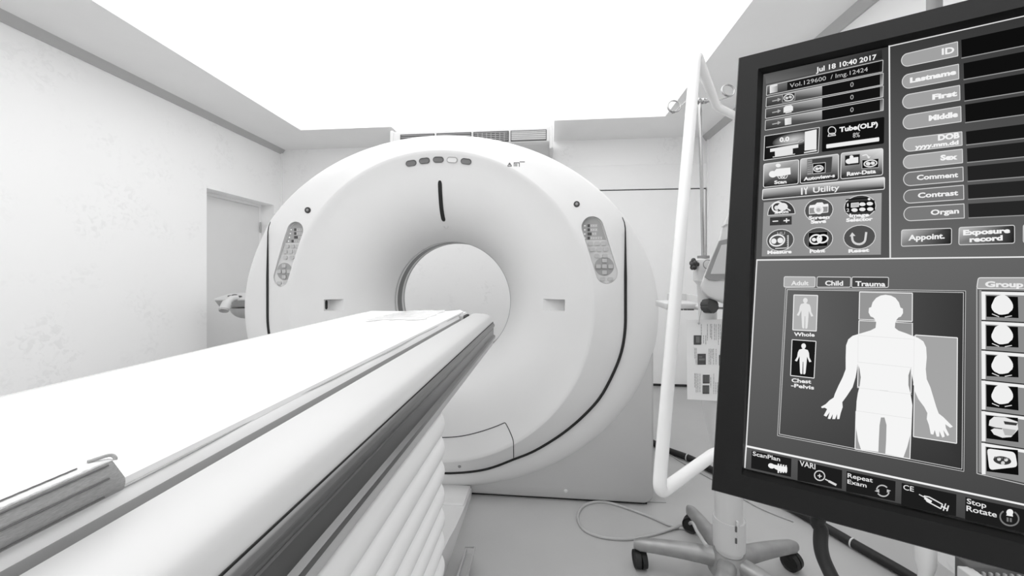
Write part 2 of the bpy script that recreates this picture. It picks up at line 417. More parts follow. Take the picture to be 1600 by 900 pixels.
# conforming patches on the shell
def patch(name, pts, m, off=.0015, thick=.003, label=None, bm=None, mi=0):
    own = bm is None
    if own: bm = NB()
    f, b = [], []
    for u, v in pts:
        l, n = hit(u, v); f.append(l+n*off); b.append(l-n*thick)
    n = len(pts); F = [bm.verts.new(q) for q in f]; B = [bm.verts.new(q) for q in b]
    for t in tessellate_polygon([f]):
        fc = bm.faces.new([F[i] for i in t]); fc.material_index = mi
    for i in range(n):
        fc = bm.faces.new((F[i], B[i], B[(i+1) % n], F[(i+1) % n])); fc.material_index = mi
    if own: return obj(name, bm, m, gantry, label=label)
def rpill(u, v, w, h, ang, n=10, k=1.0):
    r = h/2*k; a = math.radians(ang); L = w/2-h/2
    o = []
    for s, a0 in ((1, -PI/2), (-1, PI/2)):
        for i in range(n+1):
            t = a0+PI*i/n; o.append((s*L+r*math.cos(t), r*math.sin(t)))
    return [(u+x*math.cos(a)-y*math.sin(a), v+x*math.sin(a)+y*math.cos(a)) for x, y in o]
M['lamp'] = mat('indicator_grey', .10, .2, coat=.5); M['lampw'] = mat('indicator_white', .80, .2, coat=.5); M['lamp3'] = mat('indicator_midgrey', .2, .2, coat=.5)
M['lampc'] = mat('indicator_cap', .17, .12, coat=1)
for (u, v, an, mm, mc, lb) in ((642.5, 255, -9, 'lamp', 'lampc', None), (663.3, 251.2, -6, 'lamp', 'lampc', None), (685, 249.4, 0, 'lamp', 'lampc', None), (706.6, 249.7, 3, 'hub', 'lampw', 'white indicator cap'), (728.3, 252.2, 8, 'lamp', 'lamp3', 'paler grey indicator cap')):
    o = patch('indicator', rpill(u, v, 17, 9.6, an), mm, .003)
    bm = NB(); patch('cap', rpill(u, v+.3, 14.5, 7, an), mc, .006, .0, bm=bm); c = obj('indicator_cap', bm, mc, gantry, label=lb)
    c.parent = o; c.location = (0, 0, 0)
    c.data.transform(Matrix.Translation(wloc(gantry)-wloc(o)))
# slit of the positioning laser
P = [(687.2, 282), (688, 300), (689.3, 320), (691.2, 335), (693.6, 345.5)]
Pq = catmull([(u, v, 0) for u, v in P], 5); bm = NB(); rs_ = []
for i, q_ in enumerate(Pq):
    hw = 3*math.sqrt(max(0, 1-(1-min(1, (i+.25)/2.5, (len(Pq)-1-i+.25)/2.5))**2))
    a_, n_ = hit(q_.x-hw, q_.y); b_, n2_ = hit(q_.x+hw, q_.y)
    rs_.append([a_+n_*.003, b_+n2_*.003, b_-n2_*.004, a_-n_*.004])
rings(bm, rs_); obj('laser_slit', bm, 'seam', gantry, label='black laser slit')
bm = NB(); l, n = hit(697, 353.5, .001); tube(bm, [l+Vector((.012*math.cos(t), 0, .012*math.sin(t))) for t in [i*PI/8 for i in range(16)]], .0016, 6, closed=True); obj('vent_ring', bm, 'shell2', gantry, smooth=60)
# round sockets
for u, v in ((481, 328.5), (901, 319)):
    o = patch('socket', rpill(u, v, 9.5, 9.5, 0), 'dark', .002)
    bm = NB(); l, n = hit(u, v, .004); ellipsoid(bm, l, .008, .004, .008, 12)
    obj('socket_cap', bm, 'midgrey', o)
# warning label at the upper right
bm = NB()
for a, b in (((796.2, 254.5), (793.2, 259.5)), ((793.2, 259.7), (799.4, 259.7)), ((799.4, 259.7), (796.2, 254.5)), ((803, 254.4), (811.8, 254.4)), ((803.3, 254), (803.3, 260)), ((811.4, 254), (811.4, 260.5)), ((812, 253), (820, 253)), ((796.2, 256.2), (796.2, 258.5)), ((805.5, 255.5), (805.5, 260)), ((807.5, 255.5), (807.5, 260))):
    d = Vector((b[0]-a[0], b[1]-a[1])).normalized(); nx, ny = -d.y*.55, d.x*.55
    patch('', [(a[0]+nx, a[1]+ny), (b[0]+nx, b[1]+ny), (b[0]-nx, b[1]-ny), (a[0]-nx, a[1]-ny)], '', .0008, .0005, bm=bm)
obj('warning_label', bm, 'ink', gantry)
# service panel seam at the foot of the dish
def seamline(pts, r=.0022, name='panel_seam', m='seam'):
    bm = NB(); q = catmull([(u, v, 0) for u, v in pts], 6); tube(bm, [hit(p.x, p.y, .0002)[0] for p in q], r, 6); obj(name, bm, m, gantry, smooth=60)
seamline([(600, 668), (640, 678), (680, 683), (698, 683.3), (720, 681.5), (745, 676), (770, 668), (786, 661.5), (788.8, 660.6)])
seamline([(788.8, 660.6), (791, 663), (797, 675), (801.8, 688), (802.4, 700), (802.6, 717)])
bm = NB(); l, n = hit(718, 728.5, .001); ellipsoid(bm, l, .009, .004, .009, 12); obj('screw_head', bm, 'midgrey', gantry, smooth=60)
# black slot inside the left hand grip
xo, z0, z1 = PAN[-2]
bm = NB(); q = pill2((2.076, z0+.018), (2.076, z1-.017), .011, 10); prism(bm, [(xo+.0005, a, b) for a, b in [(v.x, v.y) for v in q]], (.002, 0, 0)); obj('grip_switch', bm, 'seam', gantry)
xo, z0, z1 = PAN[2]
# control panels
def control_panel(sgn):
    A, B, r = PAN[sgn]; y = 2.038
    ax = (A-B).normalized()
    c = (A+B)/2
    bm = NB(); prism(bm, [(q.x, y-.004, q.y) for q in pill2(A, B, r-.004)], (0, .005, 0))
    face = obj('control_panel', bm, 'shell2', gantry)
    k_ = r/.057
    def put(bmx, cx, cz, w, h, t, rad=.002, mi=0):
        pts = [(cx+px, y-.004, cz+pz) for px, pz in rrect(-w/2, w/2, -h/2, h/2, rad, 4)]
        prism(bmx, pts, (0, -t, 0), mi)
    def child(name, bmx, m, label=None): return obj(name, bmx, m, face, label=label)
    def axis(z): return B.x+(A.x-B.x)*(z-B.y)/(A.y-B.y)
    # grey read-out window: the top of the pill cut off level
    zb_ = A.y-.064; pl = pill2(A, B, r-.007, 18); poly = []
    for i in range(len(pl)):
        p, q = pl[i], pl[(i+1) % len(pl)]
        if p.y >= zb_: poly.append(p)
        if (p.y-zb_)*(q.y-zb_) < 0: t = (zb_-p.y)/(q.y-p.y); poly.append(p+(q-p)*t)
    bmx = NB(); prism(bmx, [(q.x, y-.004, q.y) for q in poly], (0, -.0012, 0)); bmw = bmx
    x0_ = A.x-.018*k_ if sgn > 0 else A.x-.014
    for k in range(4):
        zz = A.y+.010-k*.0215; sh_ = -.016 if (sgn < 0 and k == 3) else 0
        w0 = .013 if k != 2 else .022; put(bmx, x0_+sh_+w0/2-.006, zz, w0, .015, .0018, .001, 1)
        for j in range(3 if k < 2 else (2 if k == 2 else 5)):
            xx = x0_+sh_+.014+j*.0125*k_+(.008 if k == 2 else 0)
            put(bmw, xx, zz, .0105*k_, .013, .0015, .001, 2)
            for dx, dz, ww, hh in ((-.0032, 0, .0014, .009), (.0032, 0, .0014, .009), (0, .004, .006, .0014), (0, -.004, .006, .0014)): put(bmx, xx+dx*k_, zz+dz, ww, hh, .0022, .0003, 1)
        put(bmw, (A.x-.038*k_ if sgn > 0 else A.x-.038-.005*k), zz, .009*k_, .008, .0018, .0035, 2)
    child('readout', bmx, ['panelgrey', 'ink', 'pad'])
    for dz, xx, w1 in ((.083, (-.034, 0, .034), .024), (.114, (-.034, 0, .034), .024), (.147, (-.022, .020), .026)):
        zz = A.y-dz
        for t in xx:
            bmx = NB(); put(bmx, axis(zz)+t*k_, zz, w1*k_, .020, .007, .003 if w1 < .025 else .008); child('key', bmx, 'button')
    cx, cz = axis(B.y+.034), B.y+.034
    bmx = NB(); prism(bmx, [(cx+.049*k_*math.cos(a*PI/16), y-.004, cz+.049*math.sin(a*PI/16)) for a in range(32)], (0, -.0012, 0)); child('dial_plate', bmx, 'panelgrey')
    for dx, dz in ((0, 0), (-.031, 0), (.031, 0), (0, .031), (0, -.031)):
        bmx = NB(); put(bmx, cx+dx*k_, cz+dz, .024*k_, .020, .008, .004); child('key', bmx, 'button')
    for dx in (-.020, .020):
        bmx = NB(); put(bmx, B.x+dx*k_, B.y-.031, .027*k_, .018, .007, .006); child('key', bmx, 'button')
for s in (-1, 1): control_panel(s)

# ================================================================== PATIENT TABLE
TX = -.58
table = thing('patient_table', 'long white CT patient table with dark side rail and pleated bellows reaching into the gantry', 'patient table', (TX, .3, 0))
Y0, YT = -.95, 1.72
half = [(.033, 1.030), (.235, 1.030), (.2355, 1.050), (.257, 1.0503), (.275, 1.0495), (.290, 1.0475), (.302, 1.0445), (.310, 1.0410), (.3155, 1.036), (.3195, 1.028), (.3232, 1.020), (.3264, 1.0125), (.3265, .931), (.326, .915), (.315, .902), (.29, .898)]
ring0 = [(x, z) for x, z in half] + [(-x, z) for x, z in half[::-1]]
def sec(y, k, dz=0, zlift=0): return [(TX+x*k, y, max(z, .898+zlift)-dz) for x, z in ring0]
bm = NB(); rings(bm, [sec(Y0, 1), sec(YT-.30, 1), sec(YT-.08, 1), sec(YT-.03, 1, 0, .012), sec(YT-.012, .992, .001, .03), sec(YT-.002, .975, .004, .045), sec(YT, .96, .008, .055)])
M['couch'] = mat('couch_plastic', .54, .38, spec=.4)
obj('housing', bm, 'couch', table, smooth=45)
def rail(sg):
    prof = [(.3262, 1.0125), (.3285, 1.0115), (.3345, 1.006), (.336, 1.0005), (.3345, .995), (.330, .991), (.329, .988), (.331, .986), (.331, .9585), (.3385, .9545), (.3385, .9460), (.3275, .938), (.3262, .934)]
    bm = NB(); rings(bm, [[(TX+sg*x, y, z) for x, z in prof] for y in (Y0+.01, YT-.045)] + [[(TX+sg*(.3262+(x-.3262)*.6), YT-.03, z*.98+.0195) for x, z in prof]])
    obj('side_rail', bm, 'rail', table, smooth=30, label='dark grey metal side rail')
    bm = NB(); box(bm, min(TX+sg*.3264, TX+sg*.3275), max(TX+sg*.3264, TX+sg*.3275), Y0+.01, YT-.03, 1.0122, 1.0145); obj('rail_seam', bm, 'seam', table)
rail(1); rail(-1)
# channel between the fixed housing and the sliding cradle
bm = NB()
for sg in (1, -1): box(bm, min(TX+sg*.216, TX+sg*.2354), max(TX+sg*.216, TX+sg*.2354), Y0+.02, YT-.10, 1.028, 1.036)
obj('channel', bm, 'chan', table)
bm = NB()
for sg in (1, -1): box(bm, min(TX+sg*.2190, TX+sg*.2202), max(TX+sg*.2190, TX+sg*.2202), Y0+.02, YT-.16, 1.0325, 1.0505)
obj('slide_rail', bm, 'chan', table, label='grey slide rail under the cradle')
# cradle with its mattress
bm = NB(); cr = [(-.2195, 1.0315), (.2195, 1.0315), (.2195, 1.051), (.2145, 1.0622), (-.2145, 1.0622), (-.2195, 1.051)]
rings(bm, [[(TX+x, y, z) for x, z in cr] for y in (Y0+.03, YT-.075)]+[[(TX+x*.96, YT-.05, z-.003) for x, z in cr]])
cradle = obj('cradle', bm, 'pad', table, smooth=35)
def padring(y, k=1.0, dz=0.0):
    lf = 1.094-(y+.95)*.0160                # the mattress thins towards the gantry
    top = []
    N = 26
    for i in range(N+1):
        s = -1+2*i/N; x = s*.2145
        zt = 1.070 + .010*s*s*s*s + (lf-1.084)*(-s if s < 0 else 0)
        e = 1-abs(s); zt -= .010*max(0, 1-e/.06)**2
        top.append((TX+x*k, y, zt-dz))
    return top + [(TX+.2145*k, y, 1.0625-dz*.2), (TX-.2145*k, y, 1.0625-dz*.2)]
bm = NB(); ys = [Y0+.04+i*(YT-.16-Y0-.04)/30 for i in range(31)]
rings(bm, [padring(y) for y in ys]+[padring(YT-.12, .99, .0015), padring(YT-.095, .97, .004), padring(YT-.085, .95, .0075)])
obj('mattress', bm, 'pad', table, smooth=60)
# grey bead drawn as the shaded crease along the mattress edge
bm = NB()
pts = [(TX+.2148+.0012*math.sin(y*9)+.001*math.sin(y*23), y, 1.0635+.0008*math.sin(y*14)) for y in [Y0+.05+i*.04 for i in range(62)]]
tube(bm, pts, .0012, 6); obj('mattress_crease', bm, 'grey', table, smooth=60)
bm = NB(); obox(bm, Vector((TX+.2275, YT-.15, 1.050)), Vector((1, 0, 0)), Vector((0, 1, 0)), Vector((0, 0, 1)), .014, .10, .012, .003); obj('cradle_stop', bm, 'black', table, label='black cradle stop at the gantry end')
bm = NB(); box(bm, TX+.205, TX+.232, YT-.215, YT-.20, 1.038, 1.062, .003); obj('stop_bracket', bm, 'grey', table)
# bellows: horizontal pleats
bm = NB(); zs = []
zt, pitch = .903, .0575
levels = []
z = zt
def rr2(x0, x1, y0, y1, r, z, n=5):
    return [(a, b, z) for a, b in rrect(x0, x1, y0, y1, r, n)]
rsx = []
k = 0
while z > .12:
    for s, o in ((0, -.0085), (.1, -.004), (.3, .0005), (.5, .002), (.7, .0005), (.9, -.004)):
        rsx.append(rr2(TX-.325-o, TX+.325+o, Y0+.1, .935+o, .035+o, z-s*pitch))
    z -= pitch
rings(bm, rsx); obj('bellows', bm, 'bellow', table, smooth=60, label='white bellows of horizontal pleats')
bm = NB(); box(bm, TX-.31, TX+.31, Y0+.1, .93, .0, .14, .02); obj('base', bm, 'shell', table, smooth=40)
# low foot that joins the table base to the gantry
bm = NB()
prof = [(.80, 0), (.80, .13), (1.30, .13), (1.45, .12), (1.60, .10), (1.72, .072), (1.85, .055), (2.075, .045), (2.075, .0)]
prism(bm, [(TX-.19, y, z) for y, z in prof], (.34, 0, 0)); obj('foot_cover', bm, 'shell', table, smooth=30)
bm = NB(); box(bm, TX-.16, TX+.145, 1.9, 2.075, .0, .062, .008); obj('foot_bracket', bm, 'shell', table)
# foot pedal
bm = NB(); a = WZ(727, 870, .02); b = WZ(742, 869, .02)
box(bm, a.x, b.x, a.y-.22, a.y-.01, .03, .045, .004); box(bm, a.x, a.x+.008, a.y-.24, a.y, .0, .06, .002); tube(bm, [(a.x, a.y, .03), (a.x, a.y+.004, .06), (b.x, a.y+.004, .06), (b.x, a.y-.20, .06)], .004, 8)
obj('foot_pedal', bm, 'grey', table)
# strap folded over the mattress edge
strap = thing('velcro_strap', 'grey fabric restraint strap folded over the near right edge of the white mattress', 'strap', (TX+.2, .15, 1.07))
def strapsec(y, k=1.0, dz=0):
    pts = [(.2185, 1.0625), (.2225, 1.070), (.2245, 1.080), (.2243, 1.087), (.2232, 1.0925)]
    return pts
S = catmull([(x, 0, z) for x, z in strapsec(0)], 5)
def strip(P, y0, y1, th, name, m, par, ny=30, rnd=.008, **kw):
    bm = NB(); rs = []
    for j in range(ny+1):
        y = y0+(y1-y0)*j/ny
        e = min(1, (y1-y)/rnd); q = 1 if e >= 1 else math.sqrt(max(0, 1-(1-e)**2))
        ring = [];  c = P[0]
        n = len(P); keep = [c+(p-c)*(.35+.65*q) for p in P]
        top = [Vector((TX+p.x, y, p.z)) for p in keep]
        bot = []
        for i, p in enumerate(keep):
            t = (keep[min(i+1, n-1)]-keep[max(i-1, 0)]).normalized(); nn = Vector((-t.z, 0, t.x))
            bot.append(Vector((TX+p.x, y, p.z))+nn*th)
        rs.append(top+bot[::-1])
    rings(bm, rs); return obj(name, bm, m, par, smooth=50, **kw)
body = strip(S, -.05, .292, .003, 'strap_band', 'fabric', strap)
S2 = catmull([(x, 0, z) for x, z in [(.2226, 1.0925), (.2215, 1.0945), (.212, 1.0957), (.198, 1.0955), (.17, 1.0925), (.14, 1.086), (.11, 1.0765), (.09, 1.072)]], 4)
strip([p for p in S2], -.05, .282, .002, 'strap_lining', 'lining', strap, label='white lining turned over the top', rnd=.008)
bm = NB()
for fx in (.14, .5, .93):
    p = S[int(fx*(len(S)-1))]
    tube(bm, [(TX+p.x+.0009, y, p.z+.0004) for y in [-.05+i*.0034*3 for i in range(33)]], .0007, 5)
tube(bm, [(TX+.2168+.0003*(i % 2), -.045+i*.0036, 1.0961) for i in range(86)], .0006, 4)
obj('stitching', bm, 'slate', strap)
bm = NB(); tube(bm, catmull([(TX+.2236, .282, 1.0925), (TX+.2228, .2825, 1.0945), (TX+.219, .281, 1.0968), (TX+.214, .270, 1.0965)], 5), .0014, 6); obj('strap_edge', bm, 'fabric', strap)
# clear film spread over the head end
bm = NB(); rs = []
for j in range(9):
    y = 1.30+j*.039; row = []
    for i in range(15):
        s = i/14; x = TX-.19+s*.33
        ed = min(j, 8-j, i, 14-i)
        xx = x+.008*math.sin(j*2.1+i); q_ = (xx-TX)/.2165
        row.append((xx, y+.01*math.sin(i*1.9), 1.0712+.010*q_**4+((1.094-(y+.95)*.0160)-1.084)*max(0, -q_)+(.0 if ed == 0 else .0022+.0020*math.sin(i*1.7+j*2.3))))
    rs.append(row)
rings(bm, rs, cap=False, closed=False)
tag(obj('plastic_sheet', bm, 'film', smooth=60), 'crumpled clear plastic sheet on the head end of the mattress', 'plastic sheet')

# ================================================================== AIR CONDITIONER
ac = thing('air_conditioner', 'white ceiling-hung air conditioner with four grilles above the gantry', 'air conditioner', ((NX0+NX1)/2, 3.95, 2.4))
AX0, AX1, AY = NX0+.015, NX1-.015, 3.60
bm = NB(); prism(bm, [(AX0, AY, 2.575), (AX0, AY-.004, 2.44), (AX0, AY+.03, 2.42), (AX0, 4.10, 2.33), (AX0, 4.235, 2.33), (AX0, 4.235, 2.59), (AX0, AY+.02, 2.585)], (AX1-AX0, 0, 0), bev=.008); obj('casing', bm, 'acb', ac, smooth=35)
for s, e in ((AX0-.006, AX0+.03), (AX1-.03, AX1+.006)):
    bm = NB(); box(bm, s, e, AY-.012, 4.235, 2.37, 2.592, .012); obj('end_cap', bm, 'acb', ac, smooth=40)
for k, (u0, u1) in enumerate(((626, 679), (682.5, 736.5), (740, 795), (798, 854))):
    x0, x1 = WY(u0, 215, AY).x, WY(u1, 215, AY).x
    bm = NB(); z0, z1 = 2.448, 2.548
    for a, b, c, d in ((x0, x1, z1-.005, z1), (x0, x1, z0, z0+.005), (x0, x0+.005, z0, z1), (x1-.005, x1, z0, z1)): box(bm, a, b, AY-.01, AY+.002, c, d)
    g = obj('grille_frame', bm, 'dark', ac)
    bm = NB(); box(bm, x0+.005, x1-.005, AY-.004, AY-.0025, z0+.005, z1-.005); obj('grille_back', bm, 'dark' if k != 3 else 'midgrey', g)
    bm = NB()
    for j in range(5): box(bm, x0+.006, x1-.006, AY-.009, AY-.004, z0+.012+j*.018, z0+.021+j*.018 if k != 3 else z0+.026+j*.018)
    if k == 2:
        for j in range(1, 8): xx = x0+(x1-x0)*j/8; box(bm, xx-.004, xx+.004, AY-.0095, AY-.004, z0+.006, z1-.006)
    obj('louvres', bm, 'midgrey' if k != 3 else 'grey', g)

# ================================================================== CONTRAST INJECTOR STAND
SD = 1.50
base = W(1139, 880, SD); sx, sy = base.x, base.y
inj = thing('injector_stand', 'white contrast injector on a five-legged wheeled stand with IV hooks beside the gantry', 'medical stand', (sx, sy, 0))
bm = NB(); rod(bm, (sx, sy, .07), (sx, sy, .135), .075, .06, 28, .01); rod(bm, (sx, sy, .13), (sx, sy, .15), .062, .056, 28)
obj('hub', bm, 'alu', inj, smooth=45)
aw = PI/2+YAW-math.radians(1)
for k in range(5):
    a = aw + k*2*PI/5; dx, dy = math.cos(a), math.sin(a); L = .335
    bm = NB(); rs = []
    for j in range(13):
        t = j/12; rr_ = .04+t*(L-.02); zc = .118-.022*t*t; wd = .034-.012*t; hh = .028-.008*t
        if j == 12: wd *= .6; hh *= .7
        c = Vector((sx+dx*rr_, sy+dy*rr_, zc)); side = Vector((-dy, dx, 0))
        rs.append([c+side*wd*x+Vector((0, 0, hh*z)) for x, z in ((-1, -.7), (-.75, -1), (.75, -1), (1, -.7), (1, .1), (.75, .75), (.35, 1), (-.35, 1), (-.75, .75), (-1, .1))])
    rings(bm, rs); leg = obj('leg', bm, 'alu', inj, smooth=50)
    cxp, cyp = sx+dx*(L-.005), sy+dy*(L-.005)
    bm = NB(); a2 = a+.9+k; px, py = -math.sin(a2), math.cos(a2)
    for s in (-1, 1): rod(bm, (cxp+px*.003*s, cyp+py*.003*s, .036), (cxp+px*.024*s, cyp+py*.024*s, .036), .036, .034, 24, .006)
    rod(bm, (cxp, cyp, .04), (cxp, cyp, .088), .011, seg=12); ellipsoid(bm, (cxp, cyp, .048), .022, .022, .022, 14)
    obj('caster', bm, 'black', leg, smooth=45, label='black caster wheel')
# column, tapering into the upper post; traced sizes at a depth of 1.5 m
col = [(886, 1139, 19.5), (845, 1139, 19.5), (790, 1138, 19.5), (720, 1137.5, 20.5), (680, 1134, 24), (640, 1125, 25), (610, 1117, 20), (575, 1110, 14), (500, 1106, 13), (445, 1104, 13.5), (441, 1103, 16), (438, 1102, 16.5), (437.5, 1102, 14)]
bm = NB(); rs = []
for v, u, r in col:
    c = W(u, v, SD); rr_ = r/FPX*SD
    rs.append([(c.x+rr_*math.cos(i*PI/14), c.y+rr_*math.sin(i*PI/14), c.z) for i in range(28)])
rings(bm, rs); obj('column', bm, 'shell2', inj, smooth=50)
def zof(v, d=SD): return W(800, v, d).z
bm = NB(); rod(bm, (sx, sy, zof(853)), (sx, sy, zof(808)), .0565, .0565, 32, .002); clr = obj('collar', bm, 'shell2', inj, smooth=40)
bm = NB()
for v in (827, 845):
    bm = NB(); c = W(1150, v, SD-.057); obox(bm, c, Vector((1, 0, 0)), Vector((0, 1, 0)), Vector((0, 0, 1)), .006, .006, .02, .001); obj('slot', bm, 'slate', clr)
bm = NB(); c = W(1152, 836, SD-.052); obox(bm, c, Vector((1, 0, 0)), Vector((0, 1, 0)), Vector((0, 0, 1)), .008, .012, .105, .002); obj('latch', bm, 'shell2', clr)
# block, pole and clamp
bm = NB(); c0 = W(1099, 437, SD); c1 = W(1099, 404, SD)
box(bm, c0.x-.03, c0.x+.028, c0.y-.025, c0.y+.03, c0.z-.01, c1.z, .008); obj('post_block', bm, 'shell2', inj, smooth=40)
bm = NB(); c = W(1099, 402, SD); rod(bm, c-Vector((0, 0, .008)), c+Vector((0, 0, .006)), .022, bev=.002); obj('pole_collar', bm, 'midgrey', inj, smooth=40)
pt = W(1093.3, 158, SD); pb = W(1099, 402, SD); 
bm = NB(); rod(bm, pb, pt, .0068, seg=16); obj('pole', bm, 'chrome', inj, smooth=40)
rt_ = Vector((CA, SA, 0)); fw = Vector((-SA, CA, 0)); up = Vector((0, 0, 1))
bm = NB(); rod(bm, pt+rt_*-.024, pt+rt_*.026, .010, .010, 16, .002); ellipsoid(bm, pt+rt_*-.008, .014, .014, .012); ellipsoid(bm, pt+rt_*.012, .012, .012, .011); rod(bm, pt+rt_*-.032, pt+rt_*-.024, .005); rod(bm, pt+rt_*.026, pt+rt_*.034, .005)
obj('clamp', bm, 'chrome', inj, smooth=50)
def hook(u, v, r, sgn):
    c = W(u, v, SD); bm = NB(); P = []
    rr_ = r/FPX*SD
    P.append(pt+rt_*.03*sgn); P.append(pt+rt_*.055*sgn-up*.002)
    n = 34
    for i in range(n):
        a = -PI/2 + sgn*i/16*2*PI*1.0
        P.append(c+(rt_*math.cos(a)+up*math.sin(a))*rr_*(1-.06*i/n)+fw*(-.010*i/n+.012*math.sin(a)*.4))
    tube(bm, catmull(P, 2), .0021, 8); obj('hook', bm, 'chrome', inj, smooth=60)
hook(1052.5, 167, 10, -1); hook(1136.5, 142.5, 10.2, 1)
# black star knob at the left of the block
bm = NB(); c = W(1083.5, 413, SD-.02)
rod(bm, c, c+rt_*.02, .007)
for k in range(5):
    a = k*2*PI/5; ellipsoid(bm, c+(up*math.cos(a)+fw*math.sin(a))*.014, .009, .011, .011, 12)
ellipsoid(bm, c, .012, .014, .014, 12)
obj('knob', bm, 'dark', inj, smooth=60)
bm = NB(); c = W(1106, 413, SD-.045); tube(bm, [c+(rt_*math.cos(i*PI/12)+up*math.sin(i*PI/12))*.017 for i in range(24)], .002, 6, closed=True); obj('hinge_ring', bm, 'midgrey', inj, smooth=60)
# the injector head with its display, part of it behind the big screen
def z8(x, y): return (1080+x/5.3, 330+y/5.3)
HD = 1.36
ho = [(330, -60), (500, -80), (560, 100), (560, 700), (420, 790), (270, 768), (130, 715), (85, 670), (76, 620), (100, 545), (160, 395), (225, 240), (252, 130)]
bm = NB(); 
hc = Vector((330, 400))
def hr(k, d): return [W(*z8(*(hc+(Vector(p)-hc)*k)), d) for p in ho]
rings(bm, [hr(.90, HD), hr(.955, HD+.003), hr(.99, HD+.012), hr(1, HD+.026), hr(.99, HD+.05), hr(.90, HD+.10), hr(.80, HD+.13)]); head = obj('injector_head', bm, 'shell2', inj, smooth=40)
bm = NB(); prism(bm, [W(*z8(*p), HD-.004) for p in ((308, 228), (470, 205), (520, 400), (500, 560), (290, 565), (200, 577), (150, 570), (115, 545), (170, 400), (235, 245))], fw*.006); obj('display_bezel', bm, 'midgrey', head)
bm = NB(); prism(bm, [W(*z8(*p), HD-.0055) for p in ((300, 272), (450, 262), (450, 520), (160, 520), (250, 280))], fw*.002); obj('display', bm, 'alu2', head)
bm = NB(); prism(bm, [W(*z8(*p), HD-.003) for p in ((255, 128), (285, 108), (330, 103), (330, 110), (288, 115), (259, 134))], fw*.004); obj('vent_notch', bm, 'grey', head)
bm = NB(); c = W(1108.5, 478, HD+.03)
n_ = 40; ax = (rt_*.25+up*.12-fw*.9).normalized(); a1, a2 = frame(ax)
rs = []
for t, rr_ in ((-.018, .020), (-.016, .0265), (.012, .0275), (.018, .024), (.0185, .015)):
    rs.append([c+ax*t+(a1*math.cos(i*2*PI/n_)+a2*math.sin(i*2*PI/n_))*rr_*(1-.07*(i % 5 == 0)) for i in range(n_)])
rings(bm, rs); obj('head_knob', bm, 'dark', inj, smooth=30)
bm = NB(); rod(bm, W(1112, 481, HD+.04), W(1150, 482.5, HD+.04), .004); obj('side_rod', bm, 'midgrey', inj, smooth=40)
rod_b = NB(); rod(rod_b, W(1110, 460, HD+.10), W(1110, 425, SD), .022); obj('head_bracket', rod_b, 'shell2', inj, smooth=40)
# small shelf
bm = NB(); a = W(1038, 474, 1.62); b = W(1091, 474, 1.62)
TYP = a.y
box(bm, a.x, b.x, a.y-.02, a.y+.14, W(1038, 483, 1.62).z, W(1038, 473, 1.62).z, .006)
sh = obj('tray', bm, 'shell2', inj, smooth=40)
bm = NB(); box(bm, b.x-.008, b.x, a.y, a.y+.14, W(1038, 474, 1.62).z, W(1038, 462, 1.62).z, .001); box(bm, a.x+.05, b.x, a.y+.134, a.y+.14, W(1038, 474, 1.62).z, W(1038, 462, 1.62).z, .001); obj('tray_side', bm, 'shell2', sh)
bm = NB()
for u0, u1 in ((1058, 1062), (1063.5, 1067), (1068.5, 1073), (1074, 1084)):
    p = WY(u0, 484, TYP-.02); q = WY(u1, 484, TYP-.02); box(bm, p.x, q.x, TYP-.023, TYP-.015, p.z-.002, p.z+.004)
obj('tray_slots', bm, 'slate', sh)
bm = NB(); rod(bm, (b.x-.02, a.y+.05, W(1038, 478, 1.62).z), (W(1106, 478, SD).x, W(1106, 478, SD).y, W(1038, 478, 1.62).z), .010); obj('tray_bracket', bm, 'shell2', inj)
# instruction sheet hanging from the stand
def z7(x, y): return (1000+x/3.75, 480+y/3.75)
PD = 1.43
def SH(x, y, off=0): 
    u, v = z7(x, y); return W(u, v, PD-off+ .00012*(u-1070))
shm = NB(); bm = shm; N = 8; rs = []
TL, TR, BR, BL = (272, 74), (590, 70), (580, 555), (277, 540)
for j in range(N+1):
    row = []
    for i in range(N+1):
        s, t = i/N, j/N; x = (TL[0]*(1-s)+TR[0]*s)*(1-t)+(BL[0]*(1-s)+BR[0]*s)*t; y = (TL[1]*(1-s)+TR[1]*s)*(1-t)+(BL[1]*(1-s)+BR[1]*s)*t
        row.append(SH(x, y))
    rs.append(row)
back = [[p+fw*.0008 for p in r] for r in rs]
rings(bm, rs, cap=False, closed=False); rings(bm, back, cap=False, closed=False)
sheet = thing('instruction_sheet', 'white printed instruction sheet with photos hanging below the injector head', 'paper sheet', SH(400, 74))
MI = 1
def mark(bm, x0, y0, x1, y1, off=.001): prism(bm, [SH(x0, y0, off), SH(x1, y0, off), SH(x1, y1, off), SH(x0, y1, off)], fw*.0004, MI)
for q in ((315, 165, 358, 220), (337, 273, 386, 337), (368, 396, 408, 447), (367, 458, 406, 508), (463, 280, 505, 342)): mark(bm, *q)
MI = 2
mark(bm, 328, 172, 350, 208, .0016); mark(bm, 345, 300, 380, 312, .0016); mark(bm, 345, 288, 365, 294, .0016)
for k in range(4): mark(bm, 372+k*9, 402, 376+k*9, 440, .0016); mark(bm, 372+k*9, 464, 376+k*9, 500, .0016)
rn = random.Random(3)
for x, ya, yb in ((360, 100, 215), (373, 165, 218), (386, 165, 222), (395, 98, 195), (413, 98, 180), (420, 98, 192), (436, 98, 195), (446, 100, 192), (460, 98, 220), (470, 100, 190), (482, 100, 215), (322, 240, 300), (330, 240, 335), (405, 243, 335), (414, 243, 338), (423, 245, 300), (431, 243, 336), (446, 245, 335), (322, 388, 470), (330, 388, 505), (340, 390, 505), (352, 390, 500), (415, 410, 470), (432, 390, 508), (444, 440, 508), (455, 440, 508)):
    y = ya
    while y < yb-4:
        l = rn.uniform(6, 22); mark(bm, x-1, y, x+1, min(yb, y+l), .001); y += l+3
obj('sheet', shm, ['paper', 'ink', 'ink2'], sheet)
